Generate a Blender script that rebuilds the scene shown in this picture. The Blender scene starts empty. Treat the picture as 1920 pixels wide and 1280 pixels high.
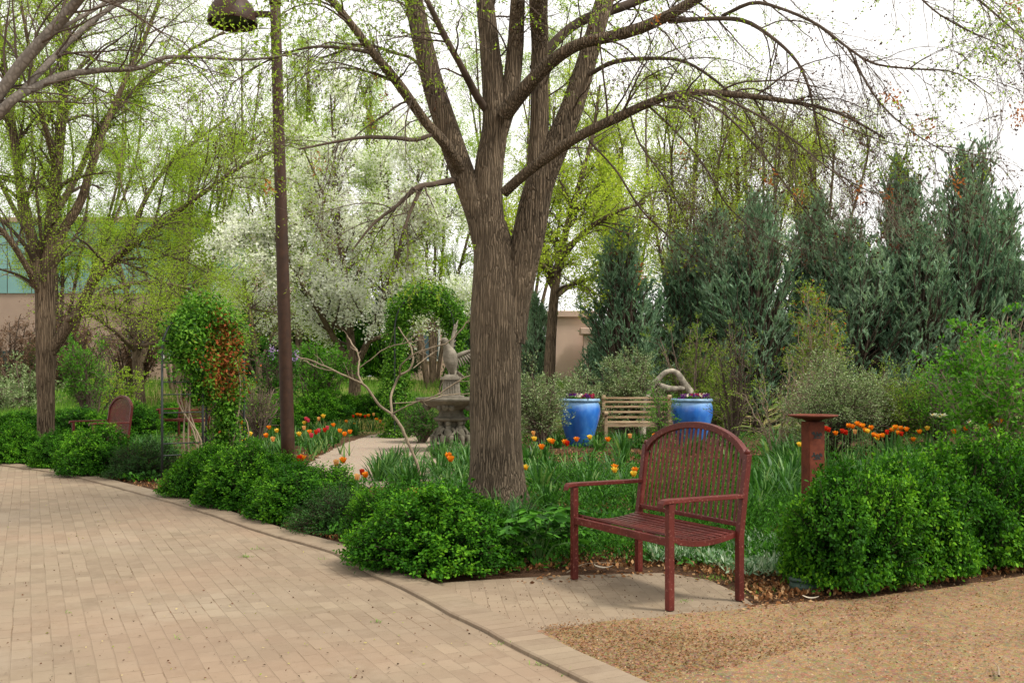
import bpy, math
import numpy as np
from mathutils import Vector
R = math.radians
PI = math.pi
sc = bpy.context.scene
col = sc.collection

# ------------------------------------------------------------------ camera
F = 1867.0; HZ = 705.0; EYE = 1.5
cam = bpy.data.objects.new('camera', bpy.data.cameras.new('camera'))
col.objects.link(cam)
cam.location = (0, 0, EYE); cam.rotation_euler = (R(90), 0, 0)
cam.data.sensor_width = 36; cam.data.lens = F/1920*36
cam.data.shift_y = (HZ-640)/1920
cam.data.clip_start = .05; cam.data.clip_end = 2000
sc.camera = cam
# ------------------------------------------------------------------ sky and sun
SUN_EL, SUN_AZ = 52, 112            # azimuth measured from +Y (away from camera) towards +X
w = bpy.data.worlds.new('World'); sc.world = w; w.use_nodes = True
nt = w.node_tree; nt.nodes.clear()
def wn(t, **k):
    n = nt.nodes.new(t)
    for a, b in k.items(): setattr(n, a, b)
    return n
wo = wn('ShaderNodeOutputWorld'); bg = wn('ShaderNodeBackground')
sky = wn('ShaderNodeTexSky', sky_type='NISHITA', sun_disc=False, sun_elevation=R(SUN_EL), sun_rotation=R(SUN_AZ))
tc = wn('ShaderNodeTexCoord'); mp = wn('ShaderNodeMapping'); mp.inputs['Scale'].default_value = (1, 1, 2.2)
nz = wn('ShaderNodeTexNoise'); nz.inputs['Scale'].default_value = 1.6; nz.inputs['Detail'].default_value = 5
rp = wn('ShaderNodeValToRGB'); rp.color_ramp.elements[0].position = .30; rp.color_ramp.elements[1].position = .62
rp.color_ramp.elements[0].color = (.8,)*3+(1,); rp.color_ramp.elements[1].color = (1,)*4
mx = wn('ShaderNodeMix', data_type='RGBA')
mx.inputs['B'].default_value = (9.5, 9.3, 9.0, 1)
L = nt.links.new
L(tc.outputs['Generated'], mp.inputs['Vector']); L(mp.outputs[0], nz.inputs['Vector']); L(nz.outputs['Fac'], rp.inputs[0])
L(rp.outputs[0], mx.inputs['Factor']); L(sky.outputs[0], mx.inputs['A']); L(mx.outputs['Result'], bg.inputs['Color'])
bg.inputs['Strength'].default_value = .12
L(bg.outputs[0], wo.inputs['Surface'])
sun = bpy.data.lights.new('sun', 'SUN'); sun.energy = 3.3; sun.angle = R(12); sun.color = (1, .95, .86)
so = bpy.data.objects.new('sun', sun); col.objects.link(so)
sd = Vector((math.sin(R(SUN_AZ))*math.cos(R(SUN_EL)), math.cos(R(SUN_AZ))*math.cos(R(SUN_EL)), math.sin(R(SUN_EL))))
so.rotation_euler = sd.to_track_quat('Z', 'Y').to_euler()
sc.view_settings.view_transform = 'Standard'; sc.view_settings.look = 'None'
sc.view_settings.exposure = 0.4; sc.view_settings.gamma = 1
sc.cycles.max_bounces = 6; sc.cycles.diffuse_bounces = 3; sc.cycles.glossy_bounces = 2
sc.cycles.transmission_bounces = 3; sc.cycles.transparent_max_bounces = 4
sc.cycles.use_denoising = True
sc.cycles.caustics_reflective = False; sc.cycles.caustics_refractive = False

# ------------------------------------------------------------------ coordinates
def sm(t): t = np.clip(t, 0, 1); return t*t*(3-2*t)
def gz(x, y): x = np.asarray(x, float); y = np.asarray(y, float); return 1.3*sm((y-29)/18)+.42*sm(1-np.hypot((x-6.6)/4.6, (y-14.2)/4.6))          # the lawn rises gently far behind
def P(px, py, d): return np.array([(px-960)/F*d, d, EYE-(py-HZ)/F*d])
def G(px, py):
    d = EYE*F/(py-HZ); return np.array([(px-960)/F*d, d, 0.])
def rs(seed): return np.random.default_rng(seed)
def nrm(v): return v/np.maximum(np.linalg.norm(v, axis=-1, keepdims=True), 1e-9)
def rdir(r, n): return nrm(r.normal(size=(n, 3)))
def wob(p, f, seed, k=5):                                          # smooth noise, about -1..1
    r = rs(seed); o = 0
    for i in range(k):
        o = o+np.sin(p @ (rdir(r, 1)[0]*f*(1+.6*i))+r.uniform(0, 6.28))/(1+.5*i)
    return o/2.2

# ------------------------------------------------------------------ mesh making
class MB:
    def __init__(s): s.v = []; s.f = {}; s.n = 0; s.r = []
    def add(s, V, Fc, rnd=None, mi=0):
        V = np.asarray(V, float).reshape(-1, 3)
        Fs = Fc if isinstance(Fc, list) and len(Fc) and isinstance(Fc[0], np.ndarray) and Fc[0].ndim == 2 else [np.asarray(Fc)]
        for a in Fs:
            s.f.setdefault(a.shape[1], []).append((a+s.n, mi))
        s.v.append(V); s.n += len(V)
        s.r.append(np.full(len(V), .5) if rnd is None else np.asarray(rnd, float))
        return s
    def mesh(s, name, mats, smooth=True):
        V = np.concatenate(s.v); me = bpy.data.meshes.new(name)
        me.vertices.add(len(V)); me.vertices.foreach_set('co', V.astype(np.float32).ravel())
        idx = []; st = []; mi = []; off = 0
        for k, L_ in s.f.items():
            for a, m in L_:
                idx.append(a.ravel()); st.append(off+np.arange(len(a))*k); off += a.size; mi.append(np.full(len(a), m))
        idx = np.concatenate(idx); st = np.concatenate(st); mi = np.concatenate(mi)
        me.loops.add(len(idx)); me.loops.foreach_set('vertex_index', idx.astype(np.int32))
        me.polygons.add(len(st)); me.polygons.foreach_set('loop_start', st.astype(np.int32))
        me.polygons.foreach_set('material_index', mi.astype(np.int32))
        me.polygons.foreach_set('use_smooth', np.full(len(st), smooth))
        me.update(calc_edges=True)
        a = me.attributes.new('rnd', 'FLOAT', 'POINT'); a.data.foreach_set('value', np.concatenate(s.r).astype(np.float32))
        for m in (mats if isinstance(mats, (list, tuple)) else [mats]): me.materials.append(m)
        return me
    def obj(s, name, mats, parent=None, smooth=True, bevel=0):
        o = bpy.data.objects.new(name, s.mesh(name, mats, smooth)); col.objects.link(o)
        if parent is not None: o.parent = parent
        if bevel:
            b = o.modifiers.new('bevel', 'BEVEL'); b.width = bevel; b.segments = 2; b.limit_method = 'ANGLE'; b.angle_limit = R(40)
        return o
def tag(o, label=None, cat=None, group=None, kind=None):
    if label: o['label'] = label
    if cat: o['category'] = cat
    if group: o['group'] = group
    if kind: o['kind'] = kind
    return o
def thing(name, label, cat, loc=(0, 0, 0), rz=0, group=None):
    o = bpy.data.objects.new(name, None); o.empty_display_size = .1; col.objects.link(o)
    o.location = loc; o.rotation_euler = (0, 0, rz)
    return tag(o, label, cat, group)
def dup(root, loc=None, rz=None, scale=None, label=None, group=None):
    def cp(o, par):
        c = o.copy(); col.objects.link(c); c.parent = par
        for ch in o.children: cp(ch, c)
        return c
    c = cp(root, None)
    if loc is not None: c.location = loc
    if rz is not None: c.rotation_euler = (0, 0, rz)
    if scale is not None: c.scale = scale if hasattr(scale, '__len__') else (scale,)*3
    if label: c['label'] = label
    if group: c['group'] = group
    return c

def tubes(P_, Rd, S=4, cap=False, rough=0, seed=0):
    P_ = np.asarray(P_, float); Rd = np.asarray(Rd, float)
    if P_.ndim == 2: P_ = P_[None]; Rd = Rd[None]
    N, K, _ = P_.shape
    T = nrm(np.gradient(P_, axis=1))
    t0 = T[:, 0]; ref = np.where(np.abs(t0[:, 2:3]) > .8, np.array([[1., 0, 0]]), np.array([[0, 0, 1.]]))
    U = nrm(np.cross(t0, ref)); Us = [U]
    for k in range(1, K):
        U = U-(U*T[:, k]).sum(-1, keepdims=True)*T[:, k]; U = nrm(U); Us.append(U)
    U = np.stack(Us, 1); W = np.cross(T, U)
    a = np.arange(S)/S*2*PI
    rr = Rd[:, :, None]*np.ones(S)
    ring = (np.cos(a)[None, None, :, None]*U[:, :, None]+np.sin(a)[None, None, :, None]*W[:, :, None])
    V = P_[:, :, None]+ring*rr[..., None]
    if rough:
        V = V+ring*(rough*Rd[:, :, None]*wob(V.reshape(-1, 3), 9, seed).reshape(N, K, S))[..., None]
    n, k, s_ = np.meshgrid(np.arange(N), np.arange(K-1), np.arange(S), indexing='ij')
    b = (n*K+k)*S; s2 = (s_+1) % S
    Fq = np.stack([b+s_, b+s2, b+S+s2, b+S+s_], -1).reshape(-1, 4)
    out = [Fq]
    if cap:
        for q in range(N):
            out.append(((q*K)*S+np.arange(S)[::-1])[None]); out.append(((q*K+K-1)*S+np.arange(S))[None])
    return V.reshape(-1, 3), out
def spline(C, K):
    C = np.asarray(C, float); n = len(C)
    Q = np.vstack([2*C[0]-C[1], C, 2*C[-1]-C[-2]])
    seg = np.linalg.norm(C[1:, :3]-C[:-1, :3], axis=1); cs = np.r_[0, np.cumsum(seg)]
    u = np.linspace(0, cs[-1], K); i = np.clip(np.searchsorted(cs, u, 'right')-1, 0, n-2)
    t = ((u-cs[i])/seg[i])[:, None]
    p0, p1, p2, p3 = Q[i], Q[i+1], Q[i+2], Q[i+3]
    return .5*((2*p1)+(-p0+p2)*t+(2*p0-5*p1+4*p2-p3)*t*t+(-p0+3*p1-3*p2+p3)*t**3)
def grow(par, prad, M, r, t=(.25, 1), ln=(.5, 1), ang=(30, 60), K=8, g=.3, wg=.12, rf=.55, rmax=1, rmin=.002, up=0, wts=None, taper=1.):
    N, Kp, _ = par.shape
    if wts is None:
        wts = np.linalg.norm(par[:, -1]-par[:, 0], axis=1)
    wts = np.asarray(wts, float)/np.sum(wts)
    i = r.choice(N, M, p=wts); tt = r.uniform(t[0], t[1], M)
    u = tt*(Kp-1); a = np.minimum(u.astype(int), Kp-2); fr = (u-a)[:, None]
    p = par[i, a]*(1-fr)+par[i, a+1]*fr; T = nrm(par[i, a+1]-par[i, a])
    pr = prad[i, a]*(1-fr[:, 0])+prad[i, a+1]*fr[:, 0]
    pe = nrm(np.cross(T, rdir(r, M))); an = np.radians(r.uniform(ang[0], ang[1], M))[:, None]
    d = nrm(np.cos(an)*T+np.sin(an)*pe+np.array([0, 0, up]))
    Ls = r.uniform(ln[0], ln[1], M)*(1-.35*tt*taper)
    st = (Ls/(K-1))[:, None]; pts = [p]
    for k in range(1, K):
        d = nrm(d+np.array([0, 0, -1.])*g*st*2+wg*r.normal(size=(M, 3))); p = p+d*st; pts.append(p)
    r0 = np.clip(pr*rf, rmin, rmax)
    rad = r0[:, None]*np.linspace(1, .3, K)[None]; rad = np.maximum(rad, rmin*.6)
    return np.stack(pts, 1), rad
def along(par, M, r, t=(.2, 1), wts=None):
    N, K, _ = par.shape
    if wts is not None: wts = np.asarray(wts, float)/np.sum(wts)
    i = r.choice(N, M, p=wts); u = r.uniform(t[0], t[1], M)*(K-1); a = np.minimum(u.astype(int), K-2); fr = (u-a)[:, None]
    return par[i, a]*(1-fr)+par[i, a+1]*fr, nrm(par[i, a+1]-par[i, a])
def leaves(p, d, ln, r, wr=.45, fold=.25, hi=False, nb=None, rnd=None, curl=0):
    M = len(p); d = nrm(d); ln = np.broadcast_to(ln, (M,))[:, None]
    n = nrm((rdir(r, M) if nb is None else nrm(nb+.45*r.normal(size=(M, 3)))))
    s = nrm(np.cross(d, n)); n = np.cross(s, d); wv = ln*wr*.5
    rn = r.random(M) if rnd is None else rnd
    if not hi:
        V = np.stack([p, p+d*ln*.5+s*wv+n*fold*wv, p+d*ln-n*curl*ln, p+d*ln*.5-s*wv+n*fold*wv], 1)
        Fc = np.arange(M*4).reshape(M, 4); return V.reshape(-1, 3), [Fc], np.repeat(rn, 4)
    V = np.stack([p, p+d*ln*.28+s*wv*.85+n*fold*wv, p+d*ln*.68+s*wv*.8+n*fold*wv*.6-n*curl*ln*.5, p+d*ln-n*curl*ln,
                  p+d*ln*.68-s*wv*.8+n*fold*wv*.6-n*curl*ln*.5, p+d*ln*.28-s*wv*.85+n*fold*wv], 1)
    b = (np.arange(M)*6)[:, None]
    Fc = np.concatenate([b+np.array([[0, 1, 2, 3]]), b+np.array([[0, 3, 4, 5]])])
    return V.reshape(-1, 3), [Fc], np.repeat(rn, 6)
def blades(p, d, ln, wd, r, K=5, g=1.2, rn=None, tipw=.15, bow=None):
    """strap leaves: ribbons that arch over"""
    M = len(p); d = nrm(d); ln = np.broadcast_to(ln, (M,)); wd = np.broadcast_to(wd, (M,))
    h = nrm(np.cross(d, np.array([0, 0, 1.])+.01*r.normal(size=(M, 3)))); st = (ln/(K-1))[:, None]
    g = np.broadcast_to(g, (M,))[:, None]
    P_ = [p]; q = p; D = d
    for k in range(1, K):
        D = nrm(D+np.array([0, 0, -1.])*g*st*(k/(K-1))*2); q = q+D*st; P_.append(q)
    C = np.stack(P_, 1); prof = np.array([.7, 1, .95, .7, tipw]) if K == 5 else np.interp(np.linspace(0, 1, K), [0, .3, .7, 1], [.7, 1, .8, tipw])
    o = h[:, None]*(wd[:, None]*prof)[..., None]*.5
    V = np.stack([C-o, C+o], 2).reshape(-1, 3)
    n, k = np.meshgrid(np.arange(M), np.arange(K-1), indexing='ij'); b = (n*K+k)*2
    Fc = np.stack([b, b+1, b+3, b+2], -1).reshape(-1, 4)
    rn = r.random(M) if rn is None else rn
    return V, [Fc], np.repeat(rn, K*2)
def box(mb, c, s, rz=0, rx=0, ry=0, mi=0, tw=1):
    v = np.array([[x, y, z] for x in (-.5, .5) for y in (-.5, .5) for z in (-.5, .5)])*np.array(s)
    if tw != 1: v[v[:, 2] > 0, :2] *= tw
    from mathutils import Euler
    m = np.array(Euler((rx, ry, rz)).to_matrix()); v = v @ m.T+np.array(c)
    f = np.array([[0, 1, 3, 2], [4, 6, 7, 5], [0, 4, 5, 1], [2, 3, 7, 6], [0, 2, 6, 4], [1, 5, 7, 3]])
    mb.add(v, [f], mi=mi); return mb
def bar(mb, a, b, wd, ht, upv=(0, 0, 1), mi=0):
    """rectangular bar from a to b"""
    a = np.array(a, float); b = np.array(b, float); T = nrm(b-a); s = nrm(np.cross(T, np.array(upv, float))); u = np.cross(s, T)
    v = [q+s*i*wd/2+u*j*ht/2 for q in (a, b) for i, j in ((-1, -1), (1, -1), (1, 1), (-1, 1))]
    f = np.array([[3, 2, 1, 0], [4, 5, 6, 7], [0, 1, 5, 4], [1, 2, 6, 5], [2, 3, 7, 6], [3, 0, 4, 7]])
    mb.add(np.array(v), [f], mi=mi); return mb
def strip(mb, C, side, up, wd, ht, mi=0):
    """rectangular section swept along polyline C; side, up: (K,3) or (3,)"""
    C = np.asarray(C, float); K = len(C); side = np.broadcast_to(side, (K, 3)); up = np.broadcast_to(up, (K, 3))
    V = np.stack([C-side*wd/2-up*ht/2, C+side*wd/2-up*ht/2, C+side*wd/2+up*ht/2, C-side*wd/2+up*ht/2], 1).reshape(-1, 3)
    f = []
    for k in range(K-1):
        for s_ in range(4): f.append([k*4+s_, k*4+(s_+1) % 4, k*4+4+(s_+1) % 4, k*4+4+s_])
    f += [[3, 2, 1, 0], [K*4-4, K*4-3, K*4-2, K*4-1]]
    mb.add(V, [np.array(f)], mi=mi); return mb
def lathe(mb, prof, S=32, c=(0, 0, 0), sx=1, sy=1, mi=0):
    prof = np.array(prof, float); K = len(prof); a = np.arange(S)/S*2*PI
    V = np.stack([prof[:, 0][:, None]*np.cos(a)*sx, prof[:, 0][:, None]*np.sin(a)*sy, prof[:, 1][:, None]+0*a], -1).reshape(-1, 3)+np.array(c)
    k, s_ = np.meshgrid(np.arange(K-1), np.arange(S), indexing='ij'); s2 = (s_+1) % S
    mb.add(V, [np.stack([k*S+s_, k*S+s2, k*S+S+s2, k*S+S+s_], -1).reshape(-1, 4)], mi=mi); return mb
def blob(mb, c, rad, seed=0, amp=.0, f=3, n=14, mi=0, rot=None):
    a, b = np.meshgrid(np.linspace(0, PI, n), np.arange(2*n)/(2*n)*2*PI, indexing='ij')
    d = np.stack([np.sin(a)*np.cos(b), np.sin(a)*np.sin(b), np.cos(a)], -1).reshape(-1, 3)
    v = d*(1+amp*wob(d, f, seed))[:, None]*np.array(rad)
    if rot is not None:
        from mathutils import Euler
        v = v @ np.array(Euler(rot).to_matrix()).T
    k, s_ = np.meshgrid(np.arange(n-1), np.arange(2*n), indexing='ij'); s2 = (s_+1) % (2*n)
    mb.add(v+np.array(c), [np.stack([k*2*n+s_, k*2*n+2*n+s_, k*2*n+2*n+s2, k*2*n+s2], -1).reshape(-1, 4)], mi=mi); return mb

# ------------------------------------------------------------------ materials
class NT:
    def __init__(s, name):
        s.m = bpy.data.materials.new(name); s.m.use_nodes = True; s.t = s.m.node_tree; s.b = s.t.nodes['Principled BSDF']; s.o = s.t.nodes['Material Output']
    def n(s, t, ins=None, **k):
        x = s.t.nodes.new('ShaderNode'+t)
        for a, b in k.items(): setattr(x, a, b)
        for a, b in (ins or {}).items():
            if hasattr(b, 'is_output') or isinstance(b, bpy.types.NodeSocket): s.t.links.new(b, x.inputs[a])
            else: x.inputs[a].default_value = b
        return x
    def l(s, a, b): s.t.links.new(a, b)
    def ramp(s, fac, stops, interp='LINEAR'):
        x = s.n('ValToRGB', {0: fac}); cr = x.color_ramp; cr.interpolation = interp
        while len(cr.elements) < len(stops): cr.elements.new(.5)
        for e, (p, c) in zip(cr.elements, stops):
            e.position = p; e.color = (tuple(c)[:3] if hasattr(c, "__len__") else (c, c, c))+(1,)
        return x.outputs['Color']
    def mix(s, f, a, b, bt='MIX'):
        x = s.n('Mix', data_type='RGBA', blend_type=bt)
        for nm, v in (('Factor', f), ('A', a), ('B', b)):
            if isinstance(v, bpy.types.NodeSocket): s.l(v, x.inputs[nm])
            elif nm == 'Factor': x.inputs[nm].default_value = v
            else: x.inputs[nm].default_value = tuple(v)[:3]+(1,)
        return x.outputs['Result']
    def noise(s, sc_, det=4, vec=None, rough=.55, out='Fac', dist=0):
        x = s.n('TexNoise', {'Scale': sc_, 'Detail': det, 'Roughness': rough, 'Distortion': dist})
        if vec is not None: s.l(vec, x.inputs['Vector'])
        return x.outputs[out]
    def coord(s, out='Object', scale=None, rot=None):
        c = s.n('TexCoord').outputs[out]
        if scale is None and rot is None: return c
        return s.n('Mapping', {'Vector': c, 'Scale': scale or (1, 1, 1), 'Rotation': rot or (0, 0, 0)}).outputs[0]
    def bump(s, h, st=.5, dist=.01):
        x = s.n('Bump', {'Height': h, 'Strength': st, 'Distance': dist}); s.l(x.outputs[0], s.b.inputs['Normal']); return x
    def fin(s, rough=.7, spec=.3, metal=0):
        s.b.inputs['Roughness'].default_value = rough; s.b.inputs['Specular IOR Level'].default_value = spec; s.b.inputs['Metallic'].default_value = metal
        return s.m
def leaf_mat(name, cols, trans=.35, rough=.5, spec=.35, tcol=1.3, tb=.7):
    t = NT(name); a = t.n('Attribute', attribute_name='rnd').outputs['Fac']
    stops = [(i/(len(cols)-1), c) for i, c in enumerate(cols)]
    c = t.ramp(a, stops); t.l(c, t.b.inputs['Base Color'])
    tr = t.n('BsdfTranslucent'); cc = t.mix(1.0, c, (tcol, tcol*(1.05 if tb < 1 else 1), tcol*tb), 'MULTIPLY'); t.l(cc, tr.inputs['Color'])
    m = t.n('MixShader', {0: trans}); t.l(t.b.outputs[0], m.inputs[1]); t.l(tr.outputs[0], m.inputs[2]); t.l(m.outputs[0], t.o.inputs['Surface'])
    return t.fin(rough+.05, spec*.55)
def bark_mat(name, dark, light, sxy=42, sz=7, bump=.02, st=1.0):
    t = NT(name); v = t.coord('Object')
    nv = t.noise(3, 3, v, out='Color'); nv2 = t.noise(14, 2, t.coord('Object', (1, 1, .5)), out='Color'); vv = t.mix(.022, t.mix(.05, v, nv, 'ADD'), nv2, 'ADD')
    mpp = t.n('Mapping', {'Vector': vv, 'Scale': (sxy, sxy, sz)}).outputs[0]
    vo = t.n('TexVoronoi', {'Scale': 1.0, 'Randomness': .95}, feature='DISTANCE_TO_EDGE'); t.l(mpp, vo.inputs['Vector'])
    fn = t.noise(1.4, 7, mpp, .65)
    h = t.n('Math', {0: t.ramp(vo.outputs[0], [(0.02, 0.), (.26, 1.)]), 1: t.ramp(fn, [(.25, .35), (.75, 1.)])}, operation='MULTIPLY').outputs[0]
    c = t.ramp(h, [(.04, dark), (.3, [x*.62 for x in light]), (.85, light)]); big = t.noise(2.2, 4, v)
    c = t.mix(t.ramp(big, [(.35, 0.), (.7, .35)]), c, [x*1.35 for x in light]); t.l(c, t.b.inputs['Base Color'])
    t.bump(h, st, bump); return t.fin(.9, .15)
def flat(name, c, rough=.6, spec=.3, metal=0, var=.25, sc_=8, bump=0, bs=60):
    t = NT(name); v = t.coord('Object'); n = t.noise(sc_, 5, v)
    cc = t.ramp(n, [(.3, [x*(1-var) for x in c]), (.7, [min(1, x*(1+var)) for x in c])]); t.l(cc, t.b.inputs['Base Color'])
    if bump: t.bump(t.noise(bs, 5, v), .6, bump)
    return t.fin(rough, spec, metal)
M = {}
M['box'] = leaf_mat('boxwood_leaf', [(.007, .032, .003), (.02, .09, .004), (.06, .19, .008), (.18, .4, .02)], .3, .5, .18)
M['boxdark'] = leaf_mat('dark_shrub_leaf', [(.01, .035, .006), (.024, .08, .01), (.055, .14, .022)], .25, .5, .3)
M['juniper'] = leaf_mat('juniper_spray', [(.025, .065, .035), (.125, .225, .13), (.27, .41, .26), (.5, .63, .46)], .25, .6, .12)
M['spring'] = leaf_mat('young_leaf', [(.12, .2, .015), (.24, .36, .025), (.36, .48, .05), (.28, .42, .04)], .5, .5, .3, 1.5)
M['springyel'] = leaf_mat('yellow_green_leaf', [(.2, .3, .02), (.36, .46, .04), (.5, .58, .08)], .45, .55, .2, 1.4)
M['blossom'] = leaf_mat('blossom_petal', [(.78, .8, .62), (.88, .88, .82), (.9, .9, .86)], .5, .6, .2, 1.1, .93)
M['strap'] = leaf_mat('strap_leaf', [(.018, .07, .01), (.04, .13, .02), (.08, .2, .035), (.22, .32, .1)], .3, .4, .45)
M['cover'] = leaf_mat('ground_cover_leaf', [(.012, .05, .005), (.03, .12, .009), (.08, .24, .02)], .3, .5, .3)
M['variegated'] = leaf_mat('variegated_leaf', [(.05, .14, .05), (.14, .26, .12), (.3, .42, .26), (.45, .52, .4)], .25, .5, .3)
M['silver'] = leaf_mat('silvery_leaf', [(.06, .12, .035), (.14, .22, .07), (.28, .36, .16), (.4, .46, .27)], .25, .55, .3)
M['olive'] = leaf_mat('olive_leaf', [(.07, .13, .012), (.17, .27, .025), (.3, .4, .06)], .35, .5, .3)
M['bright'] = leaf_mat('bright_leaf', [(.03, .12, .008), (.08, .24, .015), (.15, .36, .03)], .4, .45, .35)
M['orangeleaf'] = leaf_mat('orange_young_leaf', [(.3, .07, .015), (.45, .13, .03), (.3, .2, .03)], .35, .5, .3)
M['rustleaf'] = leaf_mat('rust_seed', [(.3, .1, .03), (.5, .2, .06), (.4, .13, .04)], .3, .7, .1)
M['seed'] = leaf_mat('dark_seed', [(.02, .012, .006), (.06, .025, .012), (.11, .04, .02)], .05, .8, .1)
M['husk'] = leaf_mat('brown_husk', [(.07, .028, .01), (.17, .08, .03), (.33, .19, .09)], .05, .8, .1)
M['feathery'] = leaf_mat('feathery_leaf', [(.012, .05, .004), (.03, .115, .008), (.08, .23, .02)], .3, .55, .2)
M['brown'] = leaf_mat('brown_twig_mass', [(.09, .05, .03), (.17, .1, .065), (.25, .16, .1)], .1, .8, .1)
M['litter'] = leaf_mat('leaf_litter', [(.05, .02, .008), (.15, .06, .022), (.28, .13, .05), (.42, .27, .14)], .1, .8, .15)
M['drygrass'] = leaf_mat('dry_grass', [(.2, .26, .05), (.38, .33, .12), (.5, .4, .2)], .3, .7, .1)
M['grass'] = leaf_mat('grass', [(.05, .14, .012), (.12, .26, .025), (.24, .38, .06)], .35, .55, .25)
M['bark'] = bark_mat('furrowed_bark', (.036, .026, .017), (.275, .207, .14), 44, 1.7, .035)
M['bark2'] = bark_mat('far_bark', (.03, .02, .012), (.2, .145, .095), 30, 1.6)
M['barkpale'] = bark_mat('smooth_grey_bark', (.09, .075, .062), (.21, .18, .15), 30, 20, .004, .5)
M['branch'] = flat('branch_bark', (.085, .062, .046), .85, .15, var=.35, sc_=6)
M['twig'] = flat('pale_twig', (.135, .1, .075), .85, .15, var=.6, sc_=3)
M['cane'] = flat('pale_cane', (.26, .2, .135), .75, .2, var=.25, sc_=5)
M['stemgreen'] = flat('green_stem', (.08, .17, .04), .6, .3, var=.2)

def red_paint():
    t = NT('dark_red_paint'); v = t.coord('Object'); n = t.noise(5, 6, v); n2 = t.noise(60, 4, v)
    c = t.ramp(n, [(.3, (.062, .012, .009)), (.6, (.11, .018, .013)), (.8, (.16, .035, .026))])
    chips = t.ramp(n2, [(.6, 0.), (.66, 1.)]); c = t.mix(chips, c, (.2, .075, .055)); t.l(c, t.b.inputs['Base Color'])
    t.bump(n2, .25, .002); t.l(t.ramp(n, [(.3, .38), (.7, .58)]), t.b.inputs['Roughness'])
    m = t.fin(.45, .28); t.l(t.ramp(n, [(.3, .36), (.7, .55)]), t.b.inputs['Roughness']); return m
M['red'] = red_paint()
def rust():
    t = NT('rusted_steel'); v = t.coord('Object'); n = t.noise(7, 8, v, .7); n2 = t.noise(90, 4, v)
    c = t.ramp(n, [(.3, (.06, .015, .009)), (.5, (.125, .03, .015)), (.75, (.2, .05, .022))]); t.l(c, t.b.inputs['Base Color']); t.bump(n2, .5, .003); return t.fin(.8, .25)
M['rust'] = rust()
def lamp_paint():
    t = NT('brown_lamp_paint'); v = t.coord('Object'); n = t.noise(9, 6, v)
    c = t.ramp(n, [(.3, (.028, .013, .007)), (.7, (.055, .025, .013))]); t.l(c, t.b.inputs['Base Color']); return t.fin(.55, .25)
M['lamp'] = lamp_paint()
M['iron'] = flat('dark_iron', (.03, .035, .033), .6, .4, .3)
def glaze():
    t = NT('blue_glaze'); v = t.coord('Object'); n = t.noise(3, 5, t.coord('Object', (1, 1, .35)), .6); sp = t.n('SeparateXYZ', {0: v})
    n2 = t.noise(9, 6, t.coord('Object', (3, 3, .6)))
    c = t.ramp(n, [(.3, (.012, .075, .36)), (.55, (.025, .15, .55)), (.8, (.09, .3, .7))])
    rim = t.ramp(t.n('Math', {0: sp.outputs[2], 1: t.n('Math', {0: n2, 1: .12}, operation='MULTIPLY').outputs[0]}, operation='ADD').outputs[0], [(.86, 0.), (1., 1.)])
    c = t.mix(rim, c, (.2, .38, .6)); t.l(c, t.b.inputs['Base Color']); t.b.inputs['Coat Weight'].default_value = .5; t.b.inputs['Coat Roughness'].default_value = .15
    t.bump(t.noise(14, 4, v), .2, .01); return t.fin(.28, .5)
M['glaze'] = glaze()
def stone():
    t = NT('mossy_cast_stone'); v = t.coord('Object'); n = t.noise(4, 8, v, .65); n2 = t.noise(30, 6, v)
    c = t.ramp(n, [(.25, (.045, .04, .03)), (.5, (.135, .12, .09)), (.75, (.24, .21, .165))])
    c = t.mix(t.ramp(n2, [(.55, 0.), (.75, .5)]), c, (.09, .1, .05)); t.l(c, t.b.inputs['Base Color']); t.bump(n2, .7, .012); return t.fin(.9, .2)
M['stone'] = stone()
def stonelight():
    t = NT('weathered_pale_stone'); v = t.coord('Object'); n = t.noise(6, 8, v, .65); n2 = t.noise(40, 6, v)
    c = t.ramp(n, [(.25, (.075, .065, .047)), (.5, (.2, .175, .135)), (.75, (.34, .3, .24))]); t.l(c, t.b.inputs['Base Color']); t.bump(n2, .7, .012); return t.fin(.9, .2)
M['palestone'] = stonelight()
M['driftwood'] = flat('bleached_driftwood', (.3, .265, .21), .9, .1, var=.5, sc_=9, bump=.01, bs=30)
def teak():
    t = NT('weathered_teak'); v = t.coord('Object', (1.2, 12, 12)); n = t.noise(3, 6, v)
    c = t.ramp(n, [(.3, (.24, .15, .08)), (.6, (.44, .32, .2)), (.8, (.55, .45, .33))]); t.l(c, t.b.inputs['Base Color']); t.bump(n, .4, .004); return t.fin(.75, .25)
M['teak'] = teak()
def stucco(name, c):
    t = NT(name); v = t.coord('Object'); n = t.noise(.5, 6, v); n2 = t.noise(40, 4, v)
    cc = t.ramp(n, [(.3, [x*.82 for x in c]), (.7, [min(1, x*1.1) for x in c])]); t.l(cc, t.b.inputs['Base Color']); t.bump(n2, .5, .01); return t.fin(.92, .15)
M['stucco'] = stucco('pink_stucco', (.58, .42, .34)); M['stuccotan'] = stucco('tan_stucco', (.36, .26, .2))
M['teal'] = flat('teal_cladding', (.15, .3, .28), .35, .5, var=.2, sc_=.6); M['tealdark'] = flat('dark_teal_panel', (.015, .06, .06), .5, .4)
M['glass'] = flat('window_glass', (.1, .16, .2), .12, .8); M['white'] = flat('white_frame', (.7, .7, .68), .5, .4, var=.05)
M['valve'] = flat('green_plastic', (.03, .06, .04), .5, .4); M['paper'] = flat('pale_dry_leaf', (.55, .47, .36), .8, .2)

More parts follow.
